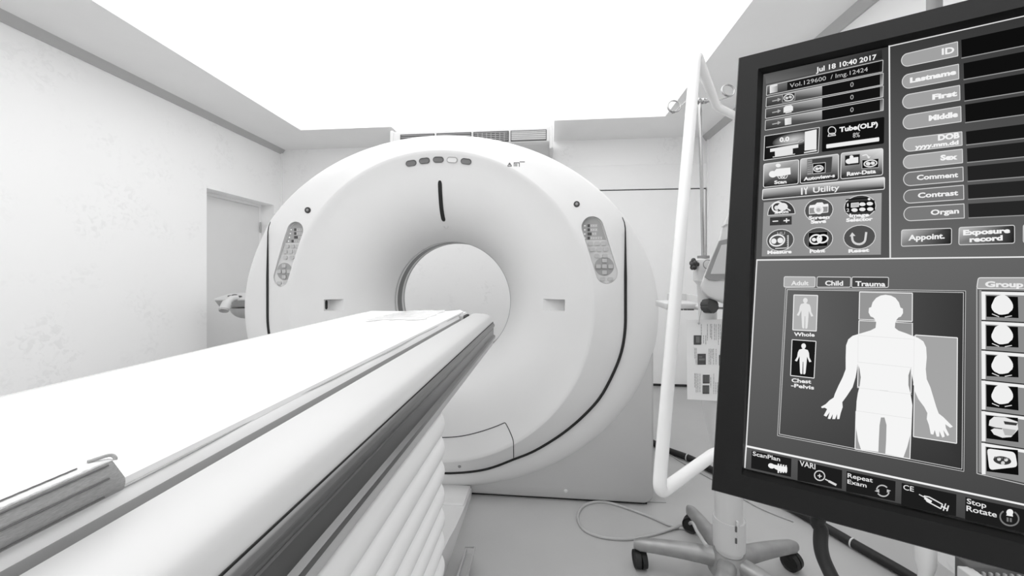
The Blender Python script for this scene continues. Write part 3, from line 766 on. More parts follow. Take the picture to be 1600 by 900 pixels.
bm = NB(); tube(bm, catmull([SH(345, 95, .004), SH(350, 60, .004), SH(362, 10, .0), SH(372, -20, -.03)], 5), .0012, 6); tube(bm, [SH(340, 92, .003), SH(345, 100, .004), SH(350, 92, .003)], .002, 6); obj('clip_wire', bm, 'grey', sheet)

# ================================================================== SUSPENSION POST, TUBE FRAME AND BIG TOUCH SCREEN
postp = W(1460, 0, 1.40); PX_, PY_ = postp.x, postp.y
hcam = Vector(((-153-CXP)/FPX, 1, (CYP-421)/FPX)); ucam = Vector(((1420-CXP)/FPX, 1, (CYP+4580)/FPX))
hv = cw(*hcam).normalized(); uv = cw(*ucam).normalized()
rv = -hv                                    # along the screen to the right
nv = rv.cross(uv).normalized()
P0 = W(1133, 428, .62)
if nv.dot(CAM-P0) < 0: nv = -nv
def SP(u, v, off=0.0):                      # point of the screen plane (raised by off towards the viewer)
    r = ray(u, v); q = P0+nv*off
    return CAM + r*((q-CAM).dot(nv)/r.dot(nv))
mon = thing('touch_screen', 'large black-framed touch screen showing the scanner console menus at the right', 'monitor', P0+rv*.23)
Wd = .475
FO = .012
oTL, oBL = SP(1153.8, 89, FO), SP(1111.4, 766.8, FO); oTR, oBR = oTL+rv*Wd, oBL+rv*Wd
iTL, iBL = SP(1184.4, 107.5, FO), SP(1158.5, 742, FO); IW = Wd-.085
iTR, iBR = iTL+rv*(Wd-.055), iBL+rv*(Wd-.055)
sTL, sBL = SP(1192.4, 116, 0), SP(1163, 733, 0); sTR, sBR = iTR-rv*.01, iBR-rv*.01
sTR = sTL+rv*((sTR-sTL).dot(rv)); sBR = sBL+rv*((sBR-sBL).dot(rv))
bm = NB()
def ch(q, c, k): return q+(c-q)*k
ctr = (oTL+oBR)/2
R = [[q-nv*.045 for q in (ch(oTL, ctr, .02), ch(oBL, ctr, .02), ch(oBR, ctr, .02), ch(oTR, ctr, .02))],
     [q-nv*.004 for q in (oTL, oBL, oBR, oTR)], [ch(q, ctr, .006) for q in (oTL, oBL, oBR, oTR)], [iTL, iBL, iBR, iTR],
     [q for q in (sTL, sBL, sBR, sTR)], [q-nv*.004 for q in (sTL, sBL, sBR, sTR)]]
rings(bm, R, cap=True, capend=False); obj('bezel', bm, 'bezel', mon)
bm = NB(); prism(bm, [sTL-nv*.0015, sBL-nv*.0015, sBR-nv*.0015, sTR-nv*.0015], -nv*.002); scr = obj('screen', bm, 'black', mon)
bm = NB(); cc = (oTL+oBR)/2
obox(bm, cc-nv*.06, rv, uv, nv, .30, .36, .05, .012); obj('rear_cover', bm, 'bezel', mon, smooth=40)
# --- drawing on the screen
V, F, G = [], [], []
lay = [0]
def add(pts, gs, tri=True):
    lay[0] += 1; o = .0002+lay[0]*4e-6; b = len(V)
    for (u, v) in pts: V.append(SP(u, v, o))
    if not isinstance(gs, (list, tuple)): gs = [gs]*len(pts)
    G.extend(gs)
    if len(pts) <= 4: F.append(tuple(range(b, b+len(pts))))
    else:
        for t in tessellate_polygon([[Vector((u, v, 0)) for u, v in pts]]): F.append(tuple(b+i for i in t))
def line(u0, v0, u1, v1, wd, g):
    d = Vector((u1-u0, v1-v0)).normalized(); nx, ny = -d.y*wd/2, d.x*wd/2
    add([(u0+nx, v0+ny), (u1+nx, v1+ny), (u1-nx, v1-ny), (u0-nx, v0-ny)], g)
def poly(pts, wd, g, closed=True):
    n = len(pts)
    for i in range(n if closed else n-1): line(*pts[i], *pts[(i+1) % n], wd, g)
def quad(pts, g, border=None, bw=1.3):
    add(pts, g)
    if border is not None: poly(pts, bw, border)
def rquad(pts, g, r=.08, border=None, bw=1.2):
    """quad with rounded corners"""
    P = [Vector(p) for p in pts]; out, gg = [], []
    gl_ = g if isinstance(g, (list, tuple)) else [g]*4
    m = min((P[i]-P[(i+1) % 4]).length for i in range(4))*r
    for i in range(4):
        p, a, b = P[i], P[i-1], P[(i+1) % 4]
        pa, pb = p+(a-p).normalized()*m, p+(b-p).normalized()*m
        for t in (0, .33, .67, 1): out.append(tuple((1-t)**2*pa+2*t*(1-t)*p+t*t*pb)); gg.append(gl_[i])
    c = sum(P, Vector((0, 0)))/4
    lay[0] += 1; o = .0002+lay[0]*4e-6; bi = len(V); V.append(SP(c.x, c.y, o)); G.append(sum(gl_)/4)
    for (u, v), q in zip(out, gg): V.append(SP(u, v, o)); G.append(q)
    n = len(out)
    for i in range(n): F.append((bi, bi+1+i, bi+1+(i+1) % n))
    if border is not None: poly(out, bw, border)
def disc(u, v, ru, rv_, g, sk=0.0, border=None, bw=1.2, a0=0, a1=2*PI, n=22):
    full = abs(a1-a0-2*PI) < 1e-6
    pts = [(u+ru*math.cos(a0+(a1-a0)*i/n), v-rv_*math.sin(a0+(a1-a0)*i/n)+sk*ru*math.cos(a0+(a1-a0)*i/n)) for i in range(n if full else n+1)]
    if g is not None: add(pts, g)
    if border is not None: poly(pts, bw, border, full)
TXT = {}
def text(s, a, b, cap, g, bold=.02, vx=0.0):
    """lettering whose base line runs from a to b (photo pixels), cap = capital height"""
    key = (s, bold)
    if key not in TXT:
        cu = bpy.data.curves.new('t', 'FONT'); cu.body = s; cu.size = 1; cu.offset = bold; cu.resolution_u = 3; cu.fill_mode = 'FRONT'
        o = bpy.data.objects.new('t', cu); COL.objects.link(o)
        me = bpy.data.meshes.new_from_object(o.evaluated_get(bpy.context.evaluated_depsgraph_get()))
        TXT[key] = ([v.co.copy() for v in me.vertices], [tuple(p.vertices) for p in me.polygons])
        bpy.data.objects.remove(o); bpy.data.curves.remove(cu); bpy.data.meshes.remove(me)
    vs, fs = TXT[key]
    x0 = min(v.x for v in vs); x1 = max(v.x for v in vs); CH = .70
    lay[0] += 1; o = .0002+lay[0]*4e-6; bi = len(V)
    for v in vs:
        s_ = (v.x-x0)/(x1-x0); u = a[0]+(b[0]-a[0])*s_+vx*v.y/CH; w_ = a[1]+(b[1]-a[1])*s_-v.y/CH*cap
        V.append(SP(u, w_, o)); G.append(g)
    for f in fs: F.append(tuple(bi+i for i in f))
def mp(ox, oy, k): return lambda x, y: (ox+x/k, oy+y/k)
z1_, z2_, z3_, z4_, z5_, z6_, z7_, zb = mp(1150, 50, 4.736), mp(1150, 230, 4.736), mp(1380, 30, 4.5), mp(1380, 210, 4.286), mp(1200, 400, 3.75), mp(1150, 620, 3.75), mp(1370, 620, 3.214), mp(1270, 440, 3.2125)
zs_, zg = mp(1180, 180, 7.5), mp(1480, 400, 3.75)
def Q(f, *c): return [f(*p) for p in c]
# panel backgrounds
quad([(1192.9, 116.3), (1389, 73), (1391, 405), (1181, 408)], [88, 58, 85, 92])
quad([(1389, 73), (1850, -32), (1850, 400), (1391, 405)], [62, 48, 92, 108])
quad([(1182, 407), (1850, 398), (1850, 842), (1165.5, 697)], [112, 96, 62, 84])
quad([(1165.5, 697), (1850, 842), (1850, 888), (1163.3, 732)], [92, 66, 58, 80])
line(1389.5, 71, 1391, 404, 2.4, 225); line(1389, 72.5, 1850, -31, 1.8, 220)
line(1182, 406.3, 1850, 398.6, 2.2, 235); line(1182.7, 406, 1166, 697, 2, 225); line(1166, 697, 1163.6, 731, 2.2, 230)
line(1166, 697, 1850, 841.5, 3, 242)
# upper left panel
quad(Q(z1_, (215, 325), (1080, 130), (1082, 196), (222, 385)), [95, 48, 38, 110])
text('Jul 18 10:40 2017', z1_(592, 298), z1_(1040, 200), 7.6, 240, .025)
quad(Q(z1_, (228, 400), (1088, 208), (1085, 295), (225, 470)), [120, 25, 25, 60], 205, 1.0)
quad(Q(z1_, (380, 372), (1066, 222), (1064, 288), (378, 432)), [26, 18, 18, 26])
quad(Q(z1_, (250, 402), (308, 390), (308, 442), (250, 455)), [235, 150, 150, 235]); disc(*z1_(279, 396), 6.2, 1.8, 225, -.2)
text('Vol.129600  / Img.12424', z1_(398, 413), z1_(975, 290), 6.6, 195, .0)
for k, (tl, tr, br, bl) in enumerate((((225, 485), (1090, 303), (1088, 390), (222, 555)), ((220, 570), (1090, 397), (1088, 480), (218, 640)), ((218, 655), (1090, 493), (1090, 580), (215, 727)))):
    P_ = Q(z1_, tl, tr, br, bl); rquad(P_, [55, 95, 160, 60], .12)
    f = (637-tl[0])/(tr[0]-tl[0])
    quad(Q(z1_, tl, (637, tl[1]+(tr[1]-tl[1])*f), (637, bl[1]+(br[1]-bl[1])*f), bl), [95, 190, 75, 45])
    f2 = (1066-tl[0])/(tr[0]-tl[0])
    quad(Q(z1_, (637, tl[1]+(tr[1]-tl[1])*f+4), (1066, tl[1]+(tr[1]-tl[1])*f2+4), (1066, bl[1]+(br[1]-bl[1])*f2-4), (637, bl[1]+(br[1]-bl[1])*f-2)), 20)
    rquad(P_, [0, 0, 0, 0], .12, None) if False else poly(P_, 1.0, 205)
    yc = (tl[1]+bl[1])/2
    line(*z1_(268, yc-8), *z1_(312, yc-18), 1.6, 175); add(Q(z1_, (308, yc-32), (334, yc-24), (308, yc-4)), 175)
    text('0', z1_(846, 408+93*k), z1_(870, 403+93*k), 7.2, 185, -.0)
quad(Q(z1_, (345, 462), (437, 447), (435, 503), (343, 520)), 45, 170, .9); disc(*z1_(390, 485), 7.6, 5, None, -.15, 225, 1.6); disc(*z1_(376, 488), 2.6, 2.2, 205); disc(*z1_(402, 481), 2.6, 2.2, 205)
add(Q(z1_, (352, 562), (366, 548), (408, 540), (422, 552), (422, 582), (352, 598)), 235); quad(Q(z1_, (366, 590), (410, 580), (412, 594), (366, 604)), 215)
quad(Q(z1_, (360, 640), (410, 632), (410, 682), (362, 690)), [240, 215, 205, 235])
# position box
rquad([z1_(212, 770), z1_(618, 706), z2_(608, 40), z2_(205, 97)], [25, 60, 40, 22], .06)
disc(*z1_(430, 790), 34, 13, None); 
lay[0] += 1
c_ = z1_(425, 795); bi = len(V); o_ = .0002+lay[0]*4e-6; V.append(SP(*c_, o_)); G.append(205)
for i in range(24): a = i*PI/12; V.append(SP(c_[0]+33*math.cos(a), c_[1]+11*math.sin(a)-6*math.cos(a), o_)); G.append(52)
for i in range(24): F.append((bi, bi+1+i, bi+1+(i+1) % 24))
poly([z1_(212, 770), z1_(618, 706), z2_(608, 40), z2_(205, 97)], 1.1, 215)
text('0.0', zs_(285, 315), zs_(400, 300), 6.8, 242, .04)
quad(Q(zs_, (582, 195), (720, 165), (718, 400), (578, 415)), 235); quad(Q(zs_, (572, 432), (722, 405), (722, 422), (572, 446)), 228)
quad(Q(zs_, (175, 395), (505, 340), (505, 380), (175, 432)), 232); quad(Q(zs_, (230, 422), (440, 390), (440, 452), (232, 485)), 228); quad(Q(zs_, (205, 486), (468, 450), (466, 460), (205, 496)), 220)
line(*zs_(128, 378), *zs_(510, 318), 1.1, 215); disc(*zs_(538, 303), 4, 1.6, None, -.2, 200, .8)
# tube panel
rquad(Q(z1_, (640, 700), (1098, 628), (1095, 825), (635, 888)), 19, .05)
disc(*z1_(710, 730), 6, 6, None, 0, 225, 1.3); poly(Q(z1_, (690, 752), (680, 772), (738, 764), (724, 748)), 1.2, 225)
text('Tube(OLP)', z1_(765, 740), z1_(1050, 697), 7.2, 242, .04); text('8%', z1_(865, 782), z1_(916, 776), 7.4, 215, .0)
rquad(Q(z1_, (668, 832), (1060, 778), (1060, 808), (668, 862)), 238, .2)
# three large buttons
rquad(Q(z2_, (205, 125), (465, 92), (460, 270), (203, 298)), [205, 170, 25, 30], .08, 228, 1.1)
rquad(Q(z2_, (478, 88), (760, 50), (757, 240), (475, 268)), [200, 190, 25, 25], .08, 228, 1.1)
rquad(Q(z2_, (778, 45), (1088, 8), (1085, 205), (775, 235)), [195, 225, 60, 35], .08, 228, 1.1)
text('Scan', z2_(283, 272), z2_(374, 266), 5.0, 242, .04); text('Autoview-s', z2_(500, 248), z2_(732, 220), 5.2, 242, .04); text('Raw-Data', z2_(820, 212), z2_(1035, 190), 5.8, 242, .04)
disc(*z2_(272, 200), 6, 5.2, 242); add(Q(z2_, (275, 185), (300, 160), (402, 150), (405, 200), (330, 215), (280, 215)), 240); disc(*z2_(312, 135), 4, 3, 240)
for x in (330, 350, 368): poly(Q(z2_, (x-22, 215), (x-12, 232), (x+4, 228), (x+14, 208)), 1.1, 235, False)
quad(Q(z2_, (528, 92), (712, 70), (706, 188), (526, 205)), 70, 110, .8); quad(Q(z2_, (528, 95), (564, 92), (562, 200), (528, 204)), 150)
for k in range(6): line(*z2_(530, 108+k*16), *z2_(562, 104+k*16), .7, 60)
quad(Q(z2_, (568, 122), (662, 113), (660, 188), (567, 197)), 18, 200, .9); disc(*z2_(610, 158), 7.4, 4.6, None, -.1, 235, 1.6); disc(*z2_(600, 160), 3, 2.4, 225); disc(*z2_(625, 156), 2.6, 2.2, 225)
quad(Q(z2_, (806, 62), (917, 50), (917, 128), (804, 140)), 35, 150, .8); disc(*z2_(835, 105), 5, 4, 240); quad(Q(z2_, (838, 80), (905, 72), (905, 115), (840, 122)), 235); disc(*z2_(855, 72), 3, 2.6, 240)
quad(Q(z2_, (932, 95), (1057, 82), (1055, 150), (932, 160)), 20, 190, .9); disc(*z2_(995, 120), 10, 5, None, -.1, 235, 1.8); disc(*z2_(978, 122), 3.6, 2.8, 230); disc(*z2_(1012, 118), 3.4, 2.6, 230)
poly(Q(z2_, (935, 62), (965, 55), (982, 72)), 1.6, 235, False); add(Q(z2_, (968, 72), (996, 68), (984, 84)), 235)
# utility bar and its round buttons
rquad(Q(z2_, (198, 312), (1100, 222), (1098, 310), (195, 390)), [195, 225, 35, 38], .12, 232, 1.2)
text('Utility', z2_(570, 337), z2_(765, 316), 8.2, 240, .02)
line(*z2_(487, 300), *z2_(487, 352), 2.4, 240); poly(Q(z2_, (505, 298), (508, 312), (526, 308), (527, 292)), 1.6, 240, False); line(*z2_(517, 312), *z2_(517, 348), 2.2, 240)
quad(Q(z2_, (205, 408), (1078, 338), (1072, 795), (190, 808)), [148, 165, 152, 140])
add([z2_(235, 505)]+[z2_(336-101*math.cos(a*PI/14), 500-100*math.sin(a*PI/14)-a*.7) for a in range(15)]+[z2_(437, 492)], 60)
poly([z2_(235, 505)]+[z2_(336-101*math.cos(a*PI/14), 500-100*math.sin(a*PI/14)-a*.7) for a in range(15)]+[z2_(437, 492)], 1, 225)
disc(*z2_(310, 445), 9, 8, None, 0, 240, 2.4); disc(*z2_(300, 448), 3.4, 3.4, 225); disc(*z2_(345, 440), 8, 6, 232); line(*z2_(375, 452), *z2_(403, 470), 2, 235)
text('Zoom', z2_(283, 492), z2_(388, 486), 4.8, 242, .04)
quad(Q(z2_, (252, 520), (412, 510), (412, 572), (250, 580)), 60); line(*z2_(332, 515), *z2_(331, 577), .6, 30); line(*z2_(270, 549), *z2_(312, 546), 1.7, 235); line(*z2_(352, 544), *z2_(396, 541), 1.9, 235); line(*z2_(374, 526), *z2_(374, 558), 1.9, 235)
for (x, y, rx, ry) in ((613, 465, 105, 85), (918, 440, 117, 84), (328, 688, 100, 80), (608, 680, 108, 85), (914, 665, 118, 88)):
    disc(*z2_(x, y), rx/4.736, ry/4.736, 82 if x < 900 or y > 600 else 55, -.06, 218, 1.1)
quad(Q(z2_, (542, 440), (682, 425), (680, 480), (542, 495)), 150, 240, 1.0); add(Q(z2_, (545, 430), (585, 425), (600, 410), (640, 408), (650, 422), (682, 418), (682, 438), (545, 450)), 240); disc(*z2_(612, 462), 6.6, 6.4, 228, 0, 245, 1.6); disc(*z2_(610, 464), 3.4, 3.2, 180)
text('Screen', z2_(537, 535), z2_(692, 527), 5, 244, .05); text('Save', z2_(553, 565), z2_(668, 558), 5, 244, .05)
add(Q(z2_, (812, 408), (1025, 392), (1030, 470), (812, 485)), 18)
line(*z2_(812, 388), *z2_(985, 375), 1.6, 15); disc(*z2_(985, 384), 2.2, 1.8, 240)
quad(Q(z2_, (852, 415), (908, 410), (908, 440), (852, 445)), 190, 235, .8)
for (x, y) in ((935, 422), (990, 418), (877, 465), (935, 460), (993, 458)): disc(*z2_(x, y), 5, 2.9, 235)
text('1', z2_(822, 440), z2_(832, 439), 5, 225, .02); text('2', z2_(818, 478), z2_(838, 476), 5, 225, .02)
text('Image', z2_(840, 517), z2_(985, 510), 5, 244, .05); text('Selector', z2_(815, 552), z2_(1012, 541), 5, 244, .05)
text('HU', z2_(305, 650), z2_(362, 646), 4.8, 190, -.0)
disc(*z2_(305, 690), 11.5, 8.6, None, -.1, 242, 2.2); disc(*z2_(280, 695), 4.2, 4.2, 238); disc(*z2_(328, 690), 4.6, 4.4, 238); poly(Q(z2_, (386, 650), (386, 745), (290, 750)), 1.1, 235, False)
for k in range(6): line(*z2_(376, 658+k*15), *z2_(386, 657+k*15), .8, 235)
text('Measure', z2_(232, 790), z2_(412, 783), 5, 244, .05)
quad(Q(z2_, (537, 632), (678, 622), (677, 732), (534, 740)), 15, 130, .7); disc(*z2_(590, 682), 9, 7, None, -.1, 242, 2.4); disc(*z2_(640, 678), 8.4, 6, None, -.1, 242, 2.4); disc(*z2_(577, 684), 3.4, 3, 238); disc(*z2_(615, 682), 4, 3, 238)
text('Point', z2_(545, 782), z2_(660, 776), 5, 244, .05)
poly([z2_(858, 655)]+[z2_(909-48*math.cos(a*PI/10), 680+38*math.sin(a*PI/10)) for a in range(11)]+[z2_(964, 628)], 3.4, 215, False); add(Q(z2_, (840, 660), (860, 630), (884, 656)), 215)
text('Reset', z2_(832, 780), z2_(986, 772), 5, 244, .05)
# right hand list: captions and entry fields
def pill(f, x0, x1, tl, bl, tr, br, g):
    pts = [f(x1, tr), f(x1+2, br)]; cy = (tl+bl)/2; r = (bl-tl)/2; xc = x0+r
    sl = (tr-tl)/(x1-xc-10)
    arc = [f(xc-r*math.sin(a*PI/10)+6, cy+r*math.cos(a*PI/10)-sl*(r*math.sin(a*PI/10))*.6) for a in range(11)]
    P_ = pts+arc
    c = f((xc+x1)/2, (tl+bl+tr+br)/4)
    add(P_, g); poly(P_, 1.2, 218)
K3 = [(122, 523, 240, 330, 158, 258), (127, 530, 385, 485, 316, 420), (130, 538, 527, 627, 465, 568), (133, 546, 672, 772, 613, 720)]
K4 = [(128, 527, 23, 113, -18, 73), (128, 530, 140, 228, 98, 190), (130, 534, 253, 343, 218, 312), (131, 538, 372, 460, 340, 435), (132, 541, 487, 578, 465, 560)]
for k, q in enumerate(K3): pill(z3_, *q, 162)
for k, q in enumerate(K4): pill(z4_, *q, (168, 170, 122, 120, 122)[k])
text('ID', z3_(412, 250), z3_(500, 236), 9.6, 242, .03)
text('Lastname', z3_(188, 447), z3_(514, 385), 7.4, 244, .055)
text('First', z3_(345, 565), z3_(520, 537), 7.6, 244, .055)
text('Middle', z3_(320, 714), z3_(526, 684), 7.8, 244, .055)
text('DOB', z3_(385, 852), z3_(537, 833), 8, 244, .05)
text('yyyy.mm.dd', z4_(212, 97), z4_(505, 65), 6, 244, .05)
text('Sex', z4_(383, 173), z4_(498, 165), 7.8, 244, .055)
text('Comment', z4_(225, 305), z4_(502, 285), 7.4, 242, .035); text('Contrast', z4_(232, 425), z4_(502, 406), 7.6, 242, .035); text('Organ', z4_(318, 539), z4_(508, 527), 7.6, 242, .035)
def field(u, v0, v1, g):
    a = (v0-421)/(u+153); b = (v1-421)/(u+153)
    quad([(u, v0), (1850, 421+a*2003), (1850, 421+b*2003), (u+.8, v1)], g); line(u, v1, 1850, 421+b*2003, 1.5, 150)
for u, a, b, g in ((1502, 62.2, 91, 15), (1505.5, 98.9, 124.5, 16), (1506.7, 131, 158, 16), (1508, 163.4, 191.8, 17), (1509.3, 205.6, 226.7, 24), (1510.8, 232, 254, 32), (1511.6, 260, 283.5, 36), (1512.3, 289, 311.5, 38), (1513, 318.5, 340.6, 40)): field(u, a, b, g)
for pts, sh_ in ((((123, 640), (458, 628), (457, 735), (122, 750)), 1), (((508, 623), (880, 608), (880, 728), (506, 740)), 1), (((938, 605), (1300, 590), (1300, 718), (938, 725)), 1)):
    rquad(Q(z4_, *pts), [190, 45, 28, 130], .12, 215, 1.2)
text('Appoint.', z4_(168, 710), z4_(412, 696), 8.2, 242, .035); text('Exposure', z4_(535, 674), z4_(850, 658), 7.6, 244, .05); text('record', z4_(578, 720), z4_(800, 708), 7.6, 244, .05)
# lower panel: body chart
def tab(f, x0, x1, y0, y1, g, b): rquad(Q(f, (x0, y0), (x1, y0+2), (x1-2, y1), (x0-2, y1)), g, .14, b, 1.2)
tab(z5_, 95, 277, 121, 182, 175, 220); tab(z5_, 288, 485, 122, 183, 88, 215); tab(z5_, 492, 707, 123, 184, 70, 215)
text('Adult', z5_(135, 171), z5_(238, 171), 6.6, 232, .03); text('Child', z5_(335, 172), z5_(440, 173), 7.2, 242, .03); text('Trauma', z5_(512, 175), z5_(688, 178), 7.2, 242, .03)
box_ = [(1227.5, 450), (1508.8, 454.5), (1506, 736.7), (1214.8, 680.5)]
quad(box_, [100, 58, 52, 75], 200, .9)
bi_ = [(1230, 452.5), (1505.5, 457), (1503, 733), (1217.6, 678.2)]
poly(bi_, .9, 215)
quad(Q(z5_, (152, 228), (291, 231), (283, 440), (145, 433)), 178, 240, 1.3)
quad(Q(z5_, (141, 490), (281, 500), (270, 716), (132, 700)), 28, 235, 1.2)
def small_man(f, cx, y0, y1, g, lean=0.0):
    h_ = y1-y0
    def p(x, y): return f(cx+x*h_+lean*y*h_, y0+y*h_+x*h_*.06)
    disc(*p(0, .085), .075*h_/3.75, .085*h_/3.75, g)
    add([p(-.03, .13), p(.03, .13), p(.04, .18), p(.14, .21), p(.18, .3), p(.2, .45), p(.27, .58), p(.2, .6), p(.12, .42), p(.115, .6), p(.09, .95), p(.07, 1), p(.015, 1), p(.01, .6), p(-.01, .6), p(-.015, 1), p(-.07, 1), p(-.09, .95), p(-.115, .6), p(-.12, .42), p(-.2, .6), p(-.27, .58), p(-.2, .45), p(-.18, .3), p(-.14, .21), p(-.04, .18)], g)
small_man(z5_, 219, 245, 425, 228, -.02); small_man(z5_, 209, 512, 692, 240, -.03)
text('Whole', z5_(152, 468), z5_(273, 472), 5.6, 242, .03); text('Chest', z5_(138, 738), z5_(253, 747), 5.8, 242, .03); text('-Pelvis', z5_(135, 767), z5_(270, 782), 5.6, 242, .03)
for P_, g in ((((235, 52), (500, 58), (499, 200), (232, 190)), 150), (((232, 195), (500, 207), (500, 288), (230, 270)), 148), (((228, 405), (495, 432), (493, 560), (225, 528)), 140), (((217, 650), (495, 688), (487, 890), (212, 840)), 158), (((515, 268), (726, 282), (722, 812), (505, 778)), 165)):
    quad(Q(zb, *P_), g, 240, 1.4)
man = [(365,66),(392,70),(415,82),(432,104),(440,130),(452,136),(453,158),(442,176),(430,180),(420,192),(414,206),(412,232),(430,246),(470,260),(500,272),(530,283),(555,300),(569,330),(572,380),(567,440),(572,490),(590,530),(605,580),(620,630),(632,662),(655,680),(680,705),(703,728),(690,734),(665,716),(668,735),(685,770),(675,775),(655,745),(662,778),(650,783),(635,750),(635,778),(622,778),(612,745),(605,768),(592,765),(583,720),(572,690),(575,660),(560,630),(530,590),(512,550),(505,510),(498,470),(493,432),(480,470),(480,520),(492,570),(500,620),(497,690),(492,760),(474,830),(455,882),(364,864),(368,800),(370,720),(360,682),(342,682),(335,720),(331,800),(329,855),(242,843),(228,800),(218,740),(215,690),(220,600),(226,560),(236,520),(241,480),(235,440),(226,408),(222,440),(215,480),(200,530),(170,575),(148,605),(150,630),(140,660),(133,690),(122,690),(122,665),(112,690),(98,690),(100,665),(88,690),(75,688),(85,655),(68,678),(55,672),(72,640),(60,633),(45,635),(42,628),(65,615),(85,595),(105,582),(110,565),(130,520),(150,480),(165,440),(165,380),(167,320),(178,290),(200,272),(240,260),(290,245),(315,232),(318,205),(312,190),(303,180),(290,175),(280,155),(282,132),(293,128),(300,104),(318,82),(340,70)]
add([zb(*p) for p in man], 245)
for a, b in (((228, 270), (508, 290)), ((226, 404), (498, 432)), ((222, 532), (497, 566)), ((217, 648), (497, 688))): line(*zb(*a), *zb(*b), .7, 226)
line(*zb(510, 270), *zb(505, 520), .8, 232); line(*zb(228, 272), *zb(226, 405), .8, 232); line(*zb(335, 545), *zb(378, 549), .8, 222)
poly(Q(zb, (217, 650), (212, 840), (487, 890), (495, 688)), 1.3, 242, False); line(*zb(232, 192), *zb(310, 196), .9, 70); line(*zb(425, 201), *zb(500, 206), .9, 70)
# group list
tp = 434
rquad([(1528.5, tp), (1850, tp-.5), (1850, 453), (1526, 451)], 165, .2, 225, 1.4)
text('Group A', zg(222, 180), zg(530, 183), 8.2, 236, .045)
line(1526.3, 450, 1526.5, 740, 1.6, 185); line(1527, 740, 1850, 816, 1.2, 200)
quad([(1530, 453), (1850, 455), (1850, 812), (1529, 738)], [150, 150, 140, 140])
tops = [455.5, 502, 548, 594.7, 642.4, 692]
for k, t in enumerate(tops):
    b = tops[k+1]-2.5 if k < 5 else 741
    sl = (t-421)/(1533+153)
    quad([(1533.5, t), (1850, t+sl*316), (1850, b+(b-421)/1686*316), (1534, b)], 140)
    quad([(1533.5, t), (1850, t+sl*316), (1850, t+sl*316+6), (1533.5, t+4.5)], 240); quad([(1533.5, t), (1539.5, t), (1540, b), (1534, b)], 240)
    line(1533.5, t-1.3, 1850, t-1.3+sl*316, 1.6, 30)
    y0 = t+6.5; y1 = b-4.5
    quad([(1541, y0), (1590.5, y0+1.4+sl*20), (1591.5, y1+4*(k > 2)+2), (1541.5, y1)], 14)
    cy = (y0+y1)/2
    if k < 4:
        rn = random.Random(5)
        add([(1566+18*(1+.05*rn.uniform(-1, 1))*math.cos(a*PI/12)*(.92+.1*math.sin(a*PI/12)), cy-2+15.5*(1+.04*rn.uniform(-1, 1))*math.sin(a*PI/12)) for a in range(24)], 240)
        line(1550, cy+12, 1561, cy+16.5, 1.3, 225); line(1570, cy+17, 1581, cy+15, 1.3, 225)
    elif k == 4:
        add([(1546, cy-10), (1553, cy-16), (1570, cy-15), (1590, cy-8), (1591, cy+4), (1580, cy+16), (1566, cy+17), (1553, cy+12), (1548, cy+5), (1556, cy+1), (1545, cy-2)], [228]*11)
        add([(1568, cy-9), (1590, cy-6), (1588, cy-2), (1570, cy-4)], 60); line(1549, cy+1, 1566, cy+3, 1.6, 60); add([(1566, cy+2), (1588, cy+5), (1582, cy+14), (1570, cy+13)], 180)
    else:
        rquad([(1542, cy-17), (1586, cy-11), (1590, cy+12), (1546, cy+17)], 238, .25)
        disc(1566, cy+2, 14, 6.5, 60, .12); disc(1561, cy, 3, 2.6, 220); disc(1572, cy+1, 3, 2.6, 220); disc(1567, cy+6, 3, 3, 210)
        for a in range(5): disc(1555+a*5.2, cy-3+a*.6, 1.8, 1.2, 110)
# bottom bar
for f, P_ in ((z6_, ((92, 315), (325, 362), (322, 470), (88, 418))), (z6_, ((362, 372), (622, 430), (620, 540), (360, 490))), (z6_, ((648, 435), (935, 495), (932, 612), (645, 555))), (z7_, ((125, 432), (400, 490), (398, 600), (122, 545))), (z7_, ((445, 503), (760, 570), (760, 685), (443, 616)))):
    quad(Q(f, *P_), 30)
text('ScanPlan', z6_(98, 343), z6_(258, 378), 6.4, 232, .015); text('VARI', z6_(373, 403), z6_(465, 425), 8.2, 228, .015)
text('Repeat', z6_(654, 472), z6_(801, 502), 6.8, 228, .015); text('Exam', z6_(653, 507), z6_(765, 532), 6.4, 228, .015)
text('CE', z7_(133, 465), z7_(186, 477), 7.8, 228, .01); text('Stop', z7_(452, 535), z7_(550, 559), 8, 228, .015); text('Rotate', z7_(450, 572), z7_(603, 606), 8.4, 228, .015)
disc(*z6_(207, 405), 5, 4, 240, .2); add(Q(z6_, (215, 395), (245, 402), (300, 412), (300, 440), (262, 440), (225, 420)), 240)
for k in range(4): line(*z6_(248+k*15, 392+k*3), *z6_(248+k*15, 446+k*0), 2.2, 240)
disc(*z6_(490, 462), 8, 7.5, None, .1, 215, 1.7); line(*z6_(478, 462), *z6_(502, 466), 1.4, 225); line(*z6_(490, 452), *z6_(490, 476), 1.4, 225); line(*z6_(522, 482), *z6_(545, 495), 1.8, 215); line(*z6_(543, 494), *z6_(588, 517), 3.4, 215)
for a0, a1 in ((.25*PI, .98*PI), (1.2*PI, 1.98*PI)): disc(*z6_(860, 551), 9.5, 8.5, None, .15, 190, 2.0, a0, a1)
add(Q(z6_, (812, 552), (838, 540), (840, 562)), 190); add(Q(z6_, (908, 550), (884, 562), (884, 542)), 190)
line(*z7_(212, 490), *z7_(240, 505), 1.4, 225); poly(Q(z7_, (236, 498), (262, 503), (330, 540), (322, 562), (252, 525)), 1.8, 228); line(*z7_(240, 508), *z7_(275, 528), 3.6, 235); line(*z7_(322, 548), *z7_(350, 562), 2, 228); line(*z7_(334, 572), *z7_(346, 536), 2, 228); line(*z7_(352, 574), *z7_(360, 546), 2.2, 228)
